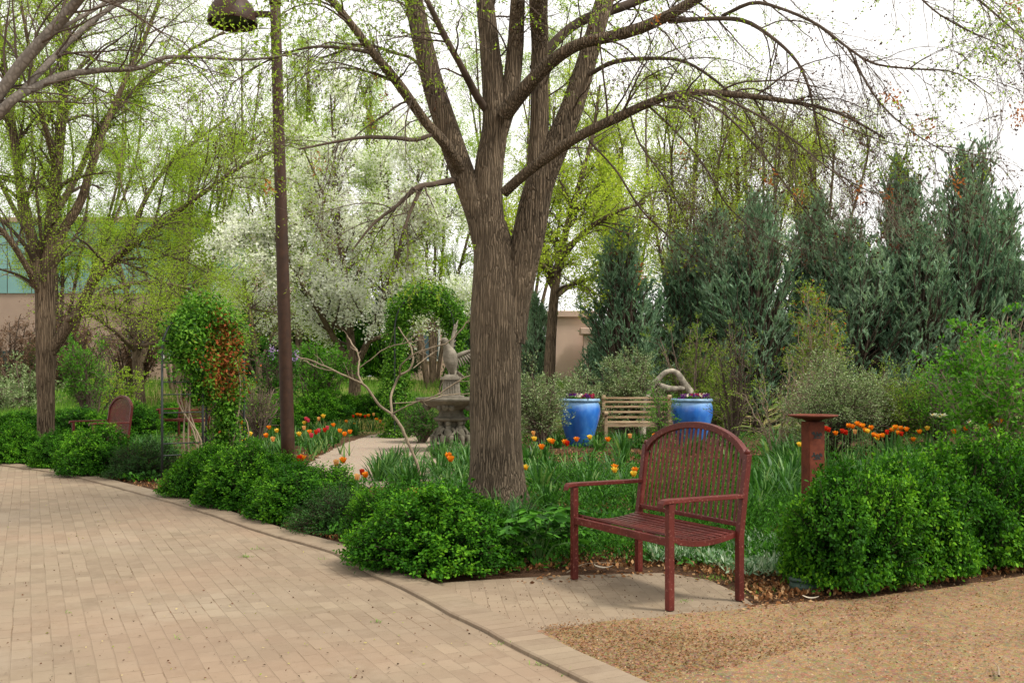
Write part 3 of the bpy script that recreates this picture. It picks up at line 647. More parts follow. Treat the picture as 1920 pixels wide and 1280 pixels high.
def main_tree():
    D = 11.; base = G(932, 958); base = np.array([(932-960)/F*D, D, 0]); r = rs(11)
    t = thing('tree', 'big forked tree with furrowed trunk and thin drooping branches, in the centre', 'tree', tuple(base))
    big = [[(932, 978, 62), (932, 955, 55), (931, 900, 51), (930, 830, 49), (929, 740, 48), (930, 650, 48), (930, 560, 47), (926, 480, 39), (918, 420, 32)],
           [(952, 640, 38), (965, 560, 36), (982, 490, 35), (996, 420, 34), (1010, 350, 31), (1035, 290, 28), (1068, 215, 25), (1095, 130, 22), (1122, 40, 20), (1150, -60, 20, .3), (1190, -240, 13, .5), (1240, -430, 5, .6)],
           [(922, 470, 38), (897, 395, 30), (870, 330, 26), (846, 265, 25), (815, 170, 23), (790, 70, 21), (770, -20, 19), (735, -140, 16, -.3), (690, -300, 9, -.5), (660, -420, 4, -.6)],
           [(925, 480, 38), (914, 390, 33), (918, 310, 30), (928, 240, 27), (924, 150, 24), (915, 60, 21), (905, -40, 19), (890, -200, 13), (880, -380, 5)],
           [(1000, 400, 26), (1008, 300, 22), (1012, 200, 20), (1012, 90, 19), (1010, -30, 20, -.4), (1030, -200, 12, -.9), (1050, -380, 5, -1.2)],
           [(930, 260, 22), (955, 180, 20), (966, 90, 18), (972, -20, 15, -.3), (985, -150, 9, -.7)]]
    mid = [[(862, 318, 14, -.1), (835, 270, 13, -.4), (795, 225, 12, -.5), (745, 155, 11, -.8), (700, 100, 10, -1), (650, 35, 9, -1.1), (600, -25, 8, -1.3), (540, -90, 5, -1.5)],
           [(850, 338, 8, -.1), (815, 345, 7, -.5), (782, 352, 6, -.8), (745, 385, 4.5, -1), (700, 420, 3, -1.1), (660, 470, 2, -1.2)],
           [(790, 352, 5, -.7), (768, 400, 4, -.8), (752, 450, 3, -.9), (745, 500, 2, -.9)],
           [(817, 250, 5, -.44), (780, 262, 5, -.6), (740, 259, 4.5, -.8), (680, 258, 4, -1.1), (620, 268, 3, -1.3), (560, 280, 2, -1.5)],
           [(922, 222, 10, .05), (893, 178, 9, -.2), (865, 125, 8, -.5), (832, 65, 7, -.7), (800, 0, 6, -.9), (770, -60, 4, -1)],
           [(945, 362, 13, -.35), (985, 325, 13, -.5), (1040, 285, 13, -.7), (1100, 248, 12, -1.), (1170, 215, 11, -1.2), (1240, 185, 10, -1.4), (1310, 174, 8, -1.6), (1400, 180, 7, -1.8), (1500, 194, 5, -2), (1580, 215, 3.5, -2.1), (1660, 260, 2, -2.2)],
           [(945, 215, 20, -.2), (985, 165, 17, -.4), (1035, 115, 15, -.6), (1090, 82, 14, -.8), (1150, 68, 14, -.9), (1210, 50, 14, -1.), (1270, 20, 13, -1.1), (1330, -20, 12, -1.2), (1420, -110, 9, -1.4), (1520, -180, 5, -1.5)],
           [(1000, 130, 12, .2), (1050, 70, 11, .3), (1100, 35, 11, .5), (1170, 12, 10, .6), (1240, -18, 9, .8), (1330, -70, 7, 1), (1430, -100, 5, 1.2)],
           [(1255, 40, 8, -1), (1320, 36, 7, -1.3), (1390, 38, 7, -1.5), (1440, 65, 6, -1.6), (1490, 110, 5, -1.7), (1515, 160, 4, -1.8), (1530, 230, 3, -1.8), (1545, 310, 2, -1.8)],
           [(1355, 30, 6, -1.3), (1410, 6, 6, -1.6), (1460, 15, 5, -1.8), (1530, 45, 5, -2), (1590, 90, 4, -2.2), (1640, 120, 4, -2.3), (1720, 130, 3, -2.4), (1790, 136, 2, -2.5), (1860, 180, 1.5, -2.5)],
           [(1590, 90, 3, -2.2), (1640, 180, 3, -2.3), (1700, 240, 2, -2.3), (1780, 290, 1.5, -2.4)],
           [(1105, 140, 7, -.1), (1150, 117, 7, -.4), (1215, 110, 6, -.7), (1280, 115, 5, -.9), (1340, 150, 4, -1.1), (1390, 200, 3, -1.2), (1430, 270, 2, -1.2)],
           [(1290, 176, 6, -1.6), (1360, 215, 5, -1.8), (1430, 290, 4, -1.9), (1490, 370, 3, -2), (1550, 450, 2, -2.1)],
           [(1330, 174, 6, -1.7), (1420, 215, 5, -1.9), (1490, 265, 4, -2.1), (1560, 320, 3, -2.3), (1650, 370, 2, -2.4)],
           [(1215, 198, 5, -1.3), (1265, 245, 4.5, -1.4), (1320, 310, 4, -1.5), (1360, 380, 3, -1.5), (1420, 440, 2, -1.5)],
           [(1105, 265, 5, -.9), (1155, 320, 4.5, -1), (1200, 390, 4, -1.1), (1250, 440, 3, -1.1), (1310, 490, 2, -1.1)],
           [(1180, 210, 4, -1.2), (1200, 270, 4, -1.3), (1250, 340, 3, -1.4), (1290, 420, 2, -1.4)],
           [(1500, 195, 4, -2), (1590, 240, 3, -2.2), (1680, 270, 2, -2.3), (1760, 275, 1.5, -2.4)],
           [(700, 100, 6, -1), (640, 90, 5, -1.2), (575, 90, 4, -1.4), (500, 115, 3, -1.6), (430, 160, 2, -1.7)],
           [(808, 150, 6, 0), (775, 112, 5, -.15), (740, 100, 5, -.3), (680, 85, 4, -.6), (600, 110, 3, -.8)],
           [(1600, -200, 5, -2), (1680, -60, 4, -2.1), (1740, 10, 3, -2.2), (1800, 50, 2.5, -2.2), (1890, 90, 2, -2.3)],
           [(1700, -120, 5, -1.5), (1800, -30, 4, -1.6), (1870, 30, 3, -1.7), (1960, 110, 2, -1.8)]]
    bp, br = limbs(big, D, base, 60); br[1:] *= .87; mp_, mr = limbs(mid, D, base, 26, .8); mr[8:] *= .75; mr[12:18] *= .72
    m = MB(); S = 40
    for i in range(len(bp)):
        V, f = tubes(bp[i], br[i], S); q = V[:, 2]
        c = bp[i][np.repeat(np.arange(60), S)]; d_ = V-c; a = np.arctan2(d_[:, 1], d_[:, 0])
        fl = np.exp(-np.clip(q, 0, 9)/.2)*.26*(1+.8*np.sin(a*5+.7)+.4*np.sin(a*3))*(i == 0)
        V = c+d_*(1+fl+.045*wob(V*[1, 1, .35], 7, 3+i)+.02*wob(V*[1, 1, .2], 30, 33+i))[:, None]; m.add(V, f)
    for i in (0, 5, 6): m.add(*tubes(mp_[i], mr[i]*1.02, 14, rough=.1, seed=i))
    m.obj('trunk', M['bark'], t)
    m = MB()
    for i in range(len(mp_)):
        if i not in (0, 5, 6): m.add(*tubes(mp_[i], mr[i], 10, rough=.1, seed=i))
    # secondary boughs: a few from the big limbs' upper halves, most along the traced branches
    par = np.concatenate([bp[1:, ::1][:, np.linspace(0, 59, 26).astype(int)], mp_]); pr = np.concatenate([br[1:][:, np.linspace(0, 59, 26).astype(int)], mr])
    wts = np.r_[np.full(5, .75), [1.2, .8, .5, .8, .6, 2.8, 1.6, 1.2, 1.6, 1.8, .9, 1.2, 1.5, 1.6, 1.2, 1.1, .8, 1., 1.2, .9, 1.2, 1.2]]
    a1, ar1 = grow(par, pr, 320, r, (.3, 1), (.5, 1.5), (25, 65), 12, .4, .1, .4, .012, .0035, wts=wts, taper=.6)
    k_ = a1[:, -1, 2] > 2.35-.25*(a1[:, -1, 0] < 0); a1, ar1 = a1[k_], ar1[k_]
    m.add(*tubes(a1, ar1, 5))
    m.obj('branches', M['branch'], t)
    a2, ar2 = grow(np.concatenate([a1, mp_[:, np.linspace(8, 25, 12).astype(int)]]), np.concatenate([ar1, mr[:, np.linspace(8, 25, 12).astype(int)]]), 3000, r, (.1, 1), (.3, .95), (20, 60), 9, .8, .13, .5, .0045, .0022)
    k_ = (a2[:, -1, 2] > 2.45-.25*(a2[:, -1, 0] < 0)); a2, ar2 = a2[k_], ar2[k_]
    a3, ar3 = grow(a2, ar2, 8200, r, (.15, 1), (.1, .38), (25, 65), 5, .8, .12, .6, .0026, .0016)
    k_ = a3[:, -1, 2] > 2.4-.25*(a3[:, -1, 0] < 0); a3, ar3 = a3[k_], ar3[k_]
    # pale dead twigs hanging on the trunk and big limbs
    h1, hr1 = grow(bp[:, 20:], br[:, 20:], 150, r, (0, .6), (.25, .9), (40, 90), 9, .9, .25, .05, .003, .0022, wts=[.5, 2, 1.5, 2, 2, 1])
    m = MB(); m.add(*tubes(a2, ar2*.85, 3)); m.add(*tubes(a3, ar3*.85, 3)); m.add(*tubes(h1, hr1*1.2, 3)); m.obj('twigs', M['twig'], t)
    p, d = along(a3, 92000, r, (.1, 1)); p2, d2 = along(a2, 24000, r, (.3, 1)); p = np.r_[p, p2]; d = np.r_[d, d2]
    cl = wob(p+base, 2.2, 91)+.35*r.normal(size=len(p)); keep = cl > -.05+.3*(p[:, 0] > 1.6)+1.1*((p[:, 0] > .6) & (p[:, 2] < 3.25)); p, d = p[keep], d[keep]; n = len(p)
    m = MB(); m.add(*leaves(p, nrm(d+.9*rdir(r, n)+[0, 0, .2]), r.uniform(.018, .04, n), r, .42)); m.obj('leaves', M['spring'], t)
    # dark hanging seeds and a few rusty dead clusters
    p, d = along(a3, 7000, r, (.3, 1)); n = len(p); m = MB(); q = p+[0, 0, -.012]
    m.add(*leaves(q, rdir(r, n)+[0, 0, -.8], r.uniform(.012, .026, n), r, .8)); m.add(*leaves(q, rdir(r, n)+[0, 0, -.8], r.uniform(.012, .024, n), r, .8)); m.obj('seeds', M['seed'], t)
    p, d = along(a2, 34, r, (.4, 1)); p = np.repeat(p, 26, 0)+r.normal(size=(34*26, 3))*[.03, .03, .055]; n = len(p)
    m = MB(); m.add(*leaves(p, rdir(r, n)+[0, 0, -.8], r.uniform(.025, .05, n), r, .4)); m.obj('dead_leaves', M['rustleaf'], t)
main_tree()

def gtree(label, D, bpx, spec, seed, n1, n2, n3, nl, mat, l1=(.8, 2.2), l2=(.4, 1.1), l3=(.2, .5), leaf=(.05, .09), g=(.25, .4, .5), bark='bark2', extra=None, start=.3, thr=-9, up=.1, name='tree', z0=0., group=None, tw='twig', brw=None, stems='trunk', rk=.72, sm_=1.):
    base = np.array([(bpx-960)/F*D, D, z0]); r = rs(seed); t = thing(name, label, 'tree' if name != 'shrub' else 'shrub', tuple(base), group=group)
    bp, br = limbs(spec, D, base, 30, rk); m = MB(); m.add(*tubes(bp, br, 16, rough=.07, seed=seed)); m.obj(stems, M[bark], t)
    a1, r1 = grow(bp, br, n1, r, (start, 1), l1, (25, 60), 12, g[0], .09, .45, .05, .008, up=up, wts=brw)
    m = MB(); m.add(*tubes(a1, r1, 5))
    a2, r2 = grow(a1, r1, n2, r, (.15, 1), l2, (20, 60), 8, g[1], .12, .5, .012, .004); a3, r3 = grow(a2, r2, n3, r, (.15, 1), l3, (25, 60), 5, g[2], .12, .6, .006, .0028)
    m.add(*tubes(a2, r2, 3), mi=1); m.add(*tubes(a3, r3, 3), mi=1); m.obj('branches', [M['branch'], M[tw]], t)
    sc3_ = .1
    def foliage(n, mt, sz, wr, nm, th, sd):
        p, d = along(np.concatenate([a3]), n, r, (.1, 1)); p = p+r.normal(size=p.shape)*sc3_; cl = wob(p+base, 1.1, sd)+.4*r.normal(size=n); k = cl > th; p, d = p[k], d[k]
        if len(p): m = MB(); m.add(*leaves(p, nrm(d+.9*rdir(r, len(p))+[0, 0, .2]), r.uniform(sz[0], sz[1], len(p)), r, wr)); m.obj(nm, M[mt], t)
    if nl: foliage(nl, mat, leaf, .5, 'leaves', thr, seed+5)
    for e in (extra or []): foliage(*e, seed+9)
    return t
# the tree at the left
gtree('dark trunked tree with many rising limbs behind the left hedge, fresh green haze of leaves', 19., 87,
  [[(87, 858, 26), (87, 835, 23), (86, 760, 21), (86, 680, 24), (85, 610, 24), (80, 540, 20), (62, 460, 15), (45, 380, 12), (28, 270, 10), (12, 150, 8), (-5, 20, 6), (-20, -120, 4)],
   [(88, 630, 22), (88, 560, 20), (92, 480, 18), (98, 400, 16), (108, 300, 14), (118, 190, 12), (122, 80, 9), (128, -40, 7), (135, -180, 4)],
   [(95, 660, 15), (118, 625, 15), (150, 580, 14), (180, 520, 12, -.4), (235, 470, 10, -.8), (300, 420, 8, -1.1), (370, 370, 6, -1.4), (440, 320, 4, -1.7), (520, 280, 2.5, -2)],
   [(92, 520, 12), (115, 440, 12), (150, 380, 11), (172, 310, 10), (200, 230, 8, .3), (235, 150, 6, .6), (280, 50, 5, .9), (320, -60, 3, 1)],
   [(110, 390, 9), (150, 320, 8, .5), (185, 240, 7, 1), (240, 180, 6, 1.4), (330, 110, 4, 2), (420, 60, 3, 2.5)],
   [(150, 580, 9), (200, 545, 7, .8), (260, 530, 5, 1.4), (330, 535, 4, 2), (400, 555, 3, 2.4)],
   [(80, 560, 9), (50, 500, 8, -.4), (10, 440, 7, -.8), (-40, 400, 5, -1.2), (-120, 360, 3, -1.5)],
   [(230, 475, 6, -.8), (260, 400, 6, -.7), (300, 330, 5, -.6), (360, 270, 4, -.5), (430, 220, 3, -.3)],
   [(60, 450, 7), (20, 380, 6, .5), (-30, 280, 5, .8), (-80, 180, 3, 1)],
   [(105, 320, 7), (80, 220, 6, -.8), (60, 120, 5, -1.2), (40, 10, 4, -1.5)],
   [(128, 600, 8, -.3), (190, 575, 6, -1.), (260, 590, 4, -1.4), (330, 570, 3, -1.6)]],
  21, 240, 1700, 6500, 165000, 'spring', (.7, 2.2), (.35, 1.), (.15, .45), (.024, .044), (.1, .35, .4), thr=-.55, start=.3)
# a tree to the left, outside the picture, its pale limbs entering the frame
def edge_tree():
    D = 7.4; base = np.array([-4.9, D, 0]); r = rs(31); t = thing('tree', 'near tree off the left edge whose smooth grey limbs cross the top left corner', 'tree', tuple(base))
    s = [[(-280, 1078, 60), (-278, 900, 50), (-265, 650, 46), (-240, 480, 42), (-190, 360, 34), (-110, 290, 26), (-20, 215, 18)],
         [(-110, 290, 22), (-40, 225, 17), (0, 175, 15), (40, 120, 15), (85, 70, 14), (130, 20, 13), (170, -30, 12, -.1), (240, -130, 9, -.2), (320, -260, 5, -.3)],
         [(-60, 262, 14), (0, 212, 13), (30, 182, 12), (75, 160, 10, .2), (125, 140, 9, .4), (190, 132, 7, .6), (260, 128, 6, .7), (310, 108, 5, .8), (380, 108, 4, .9), (470, 112, 3, 1), (560, 100, 2, 1)],
         [(30, 182, 8), (90, 120, 8, .3), (150, 60, 7, .6), (200, 20, 6, .9), (270, -20, 5, 1.1), (350, -60, 4, 1.2)],
         [(80, 72, 6), (130, 45, 5, .1), (190, 10, 5, .3), (250, -30, 4, .4)],
         [(-240, 480, 30), (-260, 300, 26), (-290, 100, 20), (-300, -150, 12), (-310, -400, 5)]]
    bp, br = limbs(s, D, base, 30, .74); m = MB(); m.add(*tubes(bp[[0, 5]], br[[0, 5]], 24, rough=.06, seed=8)); m.add(*tubes(bp[[1, 2, 3, 4]], br[[1, 2, 3, 4]], 16, rough=.06, seed=8)); m.obj('trunk', M['barkpale'], t)
    a1, r1 = grow(bp[1:], br[1:], 95, r, (.2, 1), (.4, 1.3), (25, 65), 12, .15, .1, .4, .010, .003); m = MB(); m.add(*tubes(a1, r1, 5)); m.obj('branches', M['branch'], t)
    a2, r2 = grow(a1, r1, 420, r, (.1, 1), (.25, .7), (20, 60), 8, .4, .13, .5, .004, .0018); a3, r3 = grow(a2, r2, 1100, r, (.1, 1), (.1, .3), (25, 60), 5, .5, .12, .6, .002, .0013)
    m = MB(); m.add(*tubes(a2, r2, 3)); m.add(*tubes(a3, r3, 3)); m.obj('twigs', M['twig'], t)
    p, d = along(a3, 8000, r, (.1, 1)); k = wob(p, 3, 4)+.3*r.normal(size=len(p)) > 0; p, d = p[k], d[k]; n = len(p)
    m = MB(); m.add(*leaves(p, nrm(d+.9*rdir(r, n)), r.uniform(.018, .038, n), r, .45)); m.obj('leaves', M['spring'], t)
edge_tree()
# white flowering pear
gtree('pear tree covered in white blossom beyond the gravel path', 33., 660,
  [[(665, 752, 24), (664, 700, 17), (658, 640, 15), (650, 560, 13), (640, 470, 11), (630, 370, 8), (625, 270, 5), (620, 180, 3)],
   [(664, 690, 12), (690, 640, 11), (720, 560, 10, -1), (750, 470, 8, -1.6), (775, 380, 6, -2), (790, 290, 3, -2)],
   [(660, 680, 11), (630, 640, 10), (590, 570, 9, -.8), (545, 500, 7, -1.4), (510, 430, 5, -1.8), (490, 350, 3, -2)],
   [(655, 620, 8), (600, 600, 7, 1), (540, 590, 6, 1.8), (480, 580, 4, 2.4), (440, 560, 2.5, 2.8)],
   [(690, 640, 8), (740, 620, 7, 1), (790, 590, 5, 1.6), (840, 560, 3, 2)],
   [(655, 560, 8), (690, 470, 7, 1), (710, 380, 5, 1.8), (715, 280, 3, 2)],
   [(750, 470, 6, -1.6), (800, 430, 5, -1.6), (850, 400, 3, -1.6)],
   [(545, 500, 6, -1.4), (490, 480, 5, -1.8), (450, 450, 3, -2)],
   [(640, 470, 6), (580, 400, 5, 1), (550, 320, 4, 1.4), (560, 240, 2.5, 1.6)],
   [(640, 450, 6), (600, 350, 4, -1.2), (570, 280, 3, -1.6)]],
  41, 260, 2200, 9000, 85000, 'spring', (.8, 2.), (.4, 1.), (.2, .5), (.05, .09), (-.05, .05, .1), z0=.0, start=.18, thr=-.1, rk=.55,
  extra=[(105000, 'blossom', (.055, .1), .95, 'blossom', -.45)])
# trees beyond: the yellow-green ones in the centre and right, and others at the left
gtree('slender tree with orange brown trunk and yellow green leaves just right of the big trunk', 27., 1032,
  [[(1026, 760, 20), (1030, 690, 15), (1036, 590, 13), (1046, 500, 11), (1062, 430, 9), (1085, 350, 7), (1110, 260, 5), (1125, 160, 3)],
   [(1040, 540, 9), (1020, 470, 8), (1015, 400, 6, 1), (1030, 300, 4, 1.5), (1040, 200, 3, 1.5)],
   [(1050, 490, 8), (1090, 440, 7, -1), (1150, 400, 5, -1.5), (1210, 380, 3, -1.5)],
   [(1036, 560, 7), (1080, 530, 6, .8), (1130, 520, 4, 1.2), (1180, 530, 2.5, 1.4)],
   [(1040, 520, 7), (1000, 480, 6, -1), (960, 430, 4, -1.4), (930, 380, 3, -1.4)]],
  51, 110, 1000, 3600, 52000, 'springyel', (.8, 2.), (.4, 1.), (.2, .5), (.05, .09), (.1, .3, .4), thr=-.25)
def poplar(label, D, px, ytop, seed, wpx, mat='springyel', nl=70000):
    r = rs(seed); sp = []
    for k in range(9):
        a = r.uniform(-1, 1); sp.append([(px+a*6, 745, 8, a), (px+a*wpx*.25, 600, 7, a), (px+a*wpx*.6, 450, 5, r.normal()*1.2), (px+a*wpx*.9+r.normal()*10, 300, 4, r.normal()*1.5), (px+a*wpx+r.normal()*12, ytop+r.uniform(0, 90), 2.5, r.normal()*1.5)])
    return gtree(label, D, px, sp, seed, 220, 900, 3200, nl, mat, (.8, 2.), (.5, 1.1), (.25, .55), (.045, .08), (-.1, .1, .3), thr=-.5, tw='branch', up=.3, rk=.5)
poplar('tall many stemmed yellow green tree rising behind the junipers, centre right', 34., 1285, 120, 61, 90)
poplar('yellow green tree behind the junipers right of the tallest yellow green one', 36., 1420, 180, 62, 80, nl=55000)
poplar('feathery yellow green tree behind the first juniper and the wooden bench', 38., 1170, 210, 63, 70, nl=45000)
poplar('wispy pale yellow green tree behind the junipers below the longest limb', 39., 1540, 210, 67, 80, nl=45000)
poplar('pale green tree far behind, showing between the limbs of the big trunk', 44., 985, 40, 68, 130, 'spring', 80000)
poplar('pale green tree far behind the lamp post', 45., 560, 60, 69, 130, 'spring', 80000)
poplar('bushy light green tree filling the gap between lamp post and left tree, far behind', 40., 330, 250, 64, 150, 'spring', 100000)
poplar('light green tree far behind the flowering pear, beside the big trunk', 42., 810, 150, 65, 140, 'spring', 90000)
poplar('tall light green tree far behind the leftmost trunk', 41., 110, 120, 66, 160, 'spring', 100000)
gtree('short thick brown trunk with bare reddish crown seen through the arbour ladder', 34., 260,
  [[(262, 762, 17), (260, 720, 13), (257, 670, 13), (250, 610, 9), (235, 540, 6), (215, 460, 3)], [(262, 680, 9), (285, 620, 7, 1), (310, 550, 5, 1.4), (340, 480, 3, 1.6)], [(256, 660, 7), (215, 620, 6, -1), (170, 590, 4, -1.4), (130, 570, 3, -1.6)], [(262, 650, 6), (300, 640, 5, -1), (350, 610, 3, -1.4)]],
  71, 90, 800, 3000, 9000, 'brown', (.6, 1.6), (.4, .9), (.2, .5), (.05, .08), (.1, .3, .4), z0=.0, thr=-.1, extra=[(7000, 'spring', (.05, .09), .5, 'young_leaves', .2)])
gtree('leaning thin trunked tree left of the flowering pear, nearly leafless', 31., 490,
  [[(490, 760, 9), (486, 700, 8), (478, 650, 7), (470, 590, 5), (455, 520, 3)], [(484, 690, 5), (505, 640, 4), (530, 590, 3)], [(486, 720, 5), (455, 660, 4), (420, 620, 3)]],
  72, 50, 400, 1500, 5000, 'olive', (.5, 1.2), (.3, .7), (.2, .4), (.05, .08), (.1, .3, .4), thr=0)

# ------------------------------------------------------------------ junipers
def juniper_proto(seed, H=4.3, W=.82):
    r = rs(seed); base = np.zeros(3); n = 300
    h = r.uniform(.02, .93, n)**.9*H; az = r.uniform(0, 2*PI, n); env = W*np.clip(1-(h/H), 0, 1)**.8*(.78+.5*wob(np.c_[np.cos(az), np.sin(az), h*.8], 2.3, seed))
    p0 = np.c_[.1*np.cos(az), .1*np.sin(az), h*.72]; Lp = r.uniform(.5, 1.1, n)*(.7+.4*(1-h/H)); e = env[:, None]*np.c_[np.cos(az), np.sin(az)]
    p2 = np.c_[e, h+.3*Lp]; p1 = np.c_[e*.7, h*.86]; p3 = np.c_[e*1.12+.07*r.normal(size=(n, 2)), h+.3*Lp+Lp*r.uniform(.2, .75, n)]
    tt = np.linspace(0, 1, 10)[None, :, None]
    C = (1-tt)**3*p0[:, None]+3*(1-tt)**2*tt*p1[:, None]+3*(1-tt)*tt**2*p2[:, None]+tt**3*p3[:, None]
    t = thing('juniper', 'x', 'tree'); m = MB(); m.add(*tubes(C, np.linspace(.016, .003, 10)[None]*np.ones((n, 1)), 4)); m.add(*tubes(np.array([[0, 0, -.1], [.02, 0, H*.5], [0, .02, H*.93]]), [.09, .05, .01], 8)); m.obj('trunk', M['branch'], t)
    s2, sr = grow(C, np.full((n, 10), .01), 2600, r, (.3, 1), (.12, .38), (12, 38), 5, -.5, .06, .4, .004, .002)
    p, d = along(s2, 44000, r, (0, 1)); d = nrm(d+.36*rdir(r, len(p))+[0, 0, .35]); ht = wob(p, 4, seed+3)*.25
    rn = np.clip(.46+ht+.16*r.normal(size=len(p)), 0, 1)
    m = MB(); m.add(*leaves(p, d, r.uniform(.05, .115, len(p)), r, .15, rnd=rn)); m.obj('foliage', M['juniper'], t)
    return t
JP = [juniper_proto(s, 4.3, w_) for s, w_ in ((81, .85), (82, .7), (83, 1.))]
jun = [(1172, 455, 26.2, 1, 'first juniper of the row on the left, broad and rounded, behind the wooden bench'), (1282, 470, 27.7, 0, 'dusky juniper second from the left, half hidden by thin branches'),
       (1345, 425, 27.2, 2, 'juniper left of the middle of the row, behind the yellowish shrub'), (1420, 395, 26.2, 0, 'blue green juniper at the middle of the row, behind arching rose canes'), (1535, 410, 26.7, 1, 'dark juniper behind the orange tipped shrub'),
       (1600, 440, 25.7, 2, 'wide juniper between the orange tipped shrub and the tallest spire'), (1682, 345, 26.2, 1, 'narrow spired juniper just left of the tallest one'), (1730, 450, 25.2, 0, 'low full juniper filling in below the two tall spires'),
       (1812, 312, 25.7, 2, 'tallest juniper with an open feathery spire against the sky'), (1880, 415, 26.7, 1, 'thin juniper against the sky right of the tallest'), (1935, 500, 25.2, 0, 'juniper cut off by the right edge of the picture'),
       (1004, 575, 28.2, 1, 'small dark juniper touching the right side of the big trunk'), (1115, 655, 29.2, 0, 'short stubby juniper in front of the pink wall')]
for i, (px, py, d, k, lb) in enumerate(jun):
    H = EYE-(py-HZ)/F*d; w_ = (2.0 if H > 3.6 else 1.1)
    loc = ((px-960)/F*d, d, 0); s = (w_, w_, H/4.15)
    if i < 1: o = JP[1]; o.location = loc; o.scale = s; o['label'] = lb; o['group'] = 'row of junipers'
    elif lb.startswith('dusky'): o = JP[0]; o.location = loc; o.scale = s; o['label'] = lb; o['group'] = 'row of junipers'
    elif i == 2: o = JP[2]; o.location = loc; o.scale = s; o['label'] = lb; o['group'] = 'row of junipers'
    else: dup(JP[k], loc, i*1.37, s, lb, 'row of junipers')

# ------------------------------------------------------------------ leafy bushes
def bush_proto(label, seed, n=850, lp=15, size=(.6, .55, .72), leaf=(.026, .042), mat='box', hi=True, lump=.16):
    r = rs(seed); t = thing('bush', label, 'bush'); sz = np.array(size)
    d = rdir(r, n*2); d = d[d[:, 2] > -.25][:n]; n = len(d)
    rad = 1+lump*wob(d, 2.6, seed)+.11*wob(d, 8, seed+1)+.06*r.normal(size=n)
    tip = d*sz*rad[:, None]; tip[:, 2] = tip[:, 2]*.86+.12*size[2]; tip[:, 2] = np.maximum(tip[:, 2], .04)
    b = np.c_[r.normal(size=(n, 2))*.07, r.uniform(0, .1, n)]; md = b*.4+tip*.6+np.c_[d[:, :2]*.03, .05*np.ones(n)]
    tt = np.linspace(0, 1, 9)[None, :, None]; up = np.array([0, 0, 1.])*(.03+.05*r.random(n))[:, None]
    C = (1-tt)**2*b[:, None]+2*(1-tt)*tt*md[:, None]+tt**2*(tip+up)[:, None]
    m = MB(); k = r.choice(n, min(n, 420), False); m.add(*tubes(C[k], np.linspace(.006, .0015, 9)[None]*np.ones((len(k), 1)), 3)); m.obj('stems', M['branch'], t)
    u = (1-.6*r.random((n, lp))**1.5); i = np.repeat(np.arange(n), lp); uu = u.ravel()*8; a = np.minimum(uu.astype(int), 7); fr = (uu-a)[:, None]
    p = C[i, a]*(1-fr)+C[i, a+1]*fr; T = nrm(C[i, a+1]-C[i, a]); p = p+r.normal(size=p.shape)*.018
    an = r.uniform(.5, 1.25, len(p))[:, None]; q = nrm(np.cross(T, rdir(r, len(p)))); dd = nrm(np.cos(an)*T+np.sin(an)*q)
    out = nrm(p/sz+np.array([0, 0, .6])); new = (uu/8)[:]**3
    bri = np.repeat(np.clip(.5+.55*wob(d, 5, seed+2)+.2*r.normal(size=n), 0, 1), lp); rn = np.clip(.04+.25*new+.6*new**2*bri+.12*r.normal(size=len(p)), 0, 1)  # young tips bright; inner leaves darker, shade painted into their colour
    m = MB(); m.add(*leaves(p, dd, leaf[0]+(leaf[1]-leaf[0])*r.random(len(p))**1.3*1.15, r, .6, .3, hi, nb=out, rnd=rn, curl=.12)); m.obj('foliage', M[mat], t)
    return t
def hb(px, py):  # ground point of a bush whose front foot shows at py
    return G(px, py)
BP = [bush_proto('x', 101, 1250, 30, leaf=(.02, .038), lump=.2), bush_proto('x', 102, 1200, 30, (.62, .58, .7), (.02, .038), lump=.28), bush_proto('x', 103, 1150, 30, (.55, .6, .74), (.02, .038), lump=.24), bush_proto('x', 104, 800, 17, (.6, .6, .7), (.02, .034), 'boxdark', True, .2)]
used = [0]*4
# (px centre, depth centre, half width px, top y, proto, label)
bushes = [(806, 7.85, 130, 915, 0, 'nearest bright green leafy bush, at the plaza corner in front of the big trunk'),
          (900, 8.05, 70, 960, 2, 'low bush tucked against the right side of the corner bush, before the big trunk'),
          (735, 8.9, 70, 920, 1, 'small bush crest just behind the corner bush on its left'),
          (640, 9.6, 75, 912, 3, 'dull dark green bush between the corner bush and the long bright hedge'),
          (560, 10.5, 95, 880, 1, 'third bright bush of the hedge, right below the lamp post'),
          (462, 11.5, 85, 850, 2, 'bright bush of the hedge left of the lamp post'), (385, 12.4, 66, 838, 0, 'left end bush of the bright hedge beside the arbour foot'),
          (620, 11.4, 60, 895, 0, 'bright bush behind the dull dark bush, by the gravel path'),
          (520, 12.5, 60, 855, 0, 'bush behind the hedge at the foot of the lamp post'),
          (270, 14.6, 62, 830, 3, 'dark feathery bush left of the arbour post'), (183, 15.2, 66, 812, 2, 'rounded green bush in front of the distant red bench'), (102, 16.3, 44, 816, 1, 'green bush in front of the leftmost trunk'),
          (28, 17.2, 52, 800, 0, 'green bush at the left edge of the picture'), (-60, 17.8, 55, 800, 2, 'green bush just off the left edge'),
          (1582, 7.2, 114, 892, 1, 'bright green bush right of the red bench, nearest the gravel'), (1700, 7.6, 115, 866, 0, 'large bright bush second from the bench in the right hedge'),
          (1815, 8.0, 118, 850, 2, 'third bush of the right hedge, below the daffodils'), (1920, 8.5, 110, 832, 0, 'last bush of the right hedge at the right edge of the picture'), (2020, 9.5, 100, 830, 1, 'bush beyond the right edge'),
          (1770, 9.4, 90, 868, 1, 'bush behind the right hedge below the orange tulips'), (1715, 8.9, 80, 880, 2, 'bush behind the right hedge beside the rusty column')]
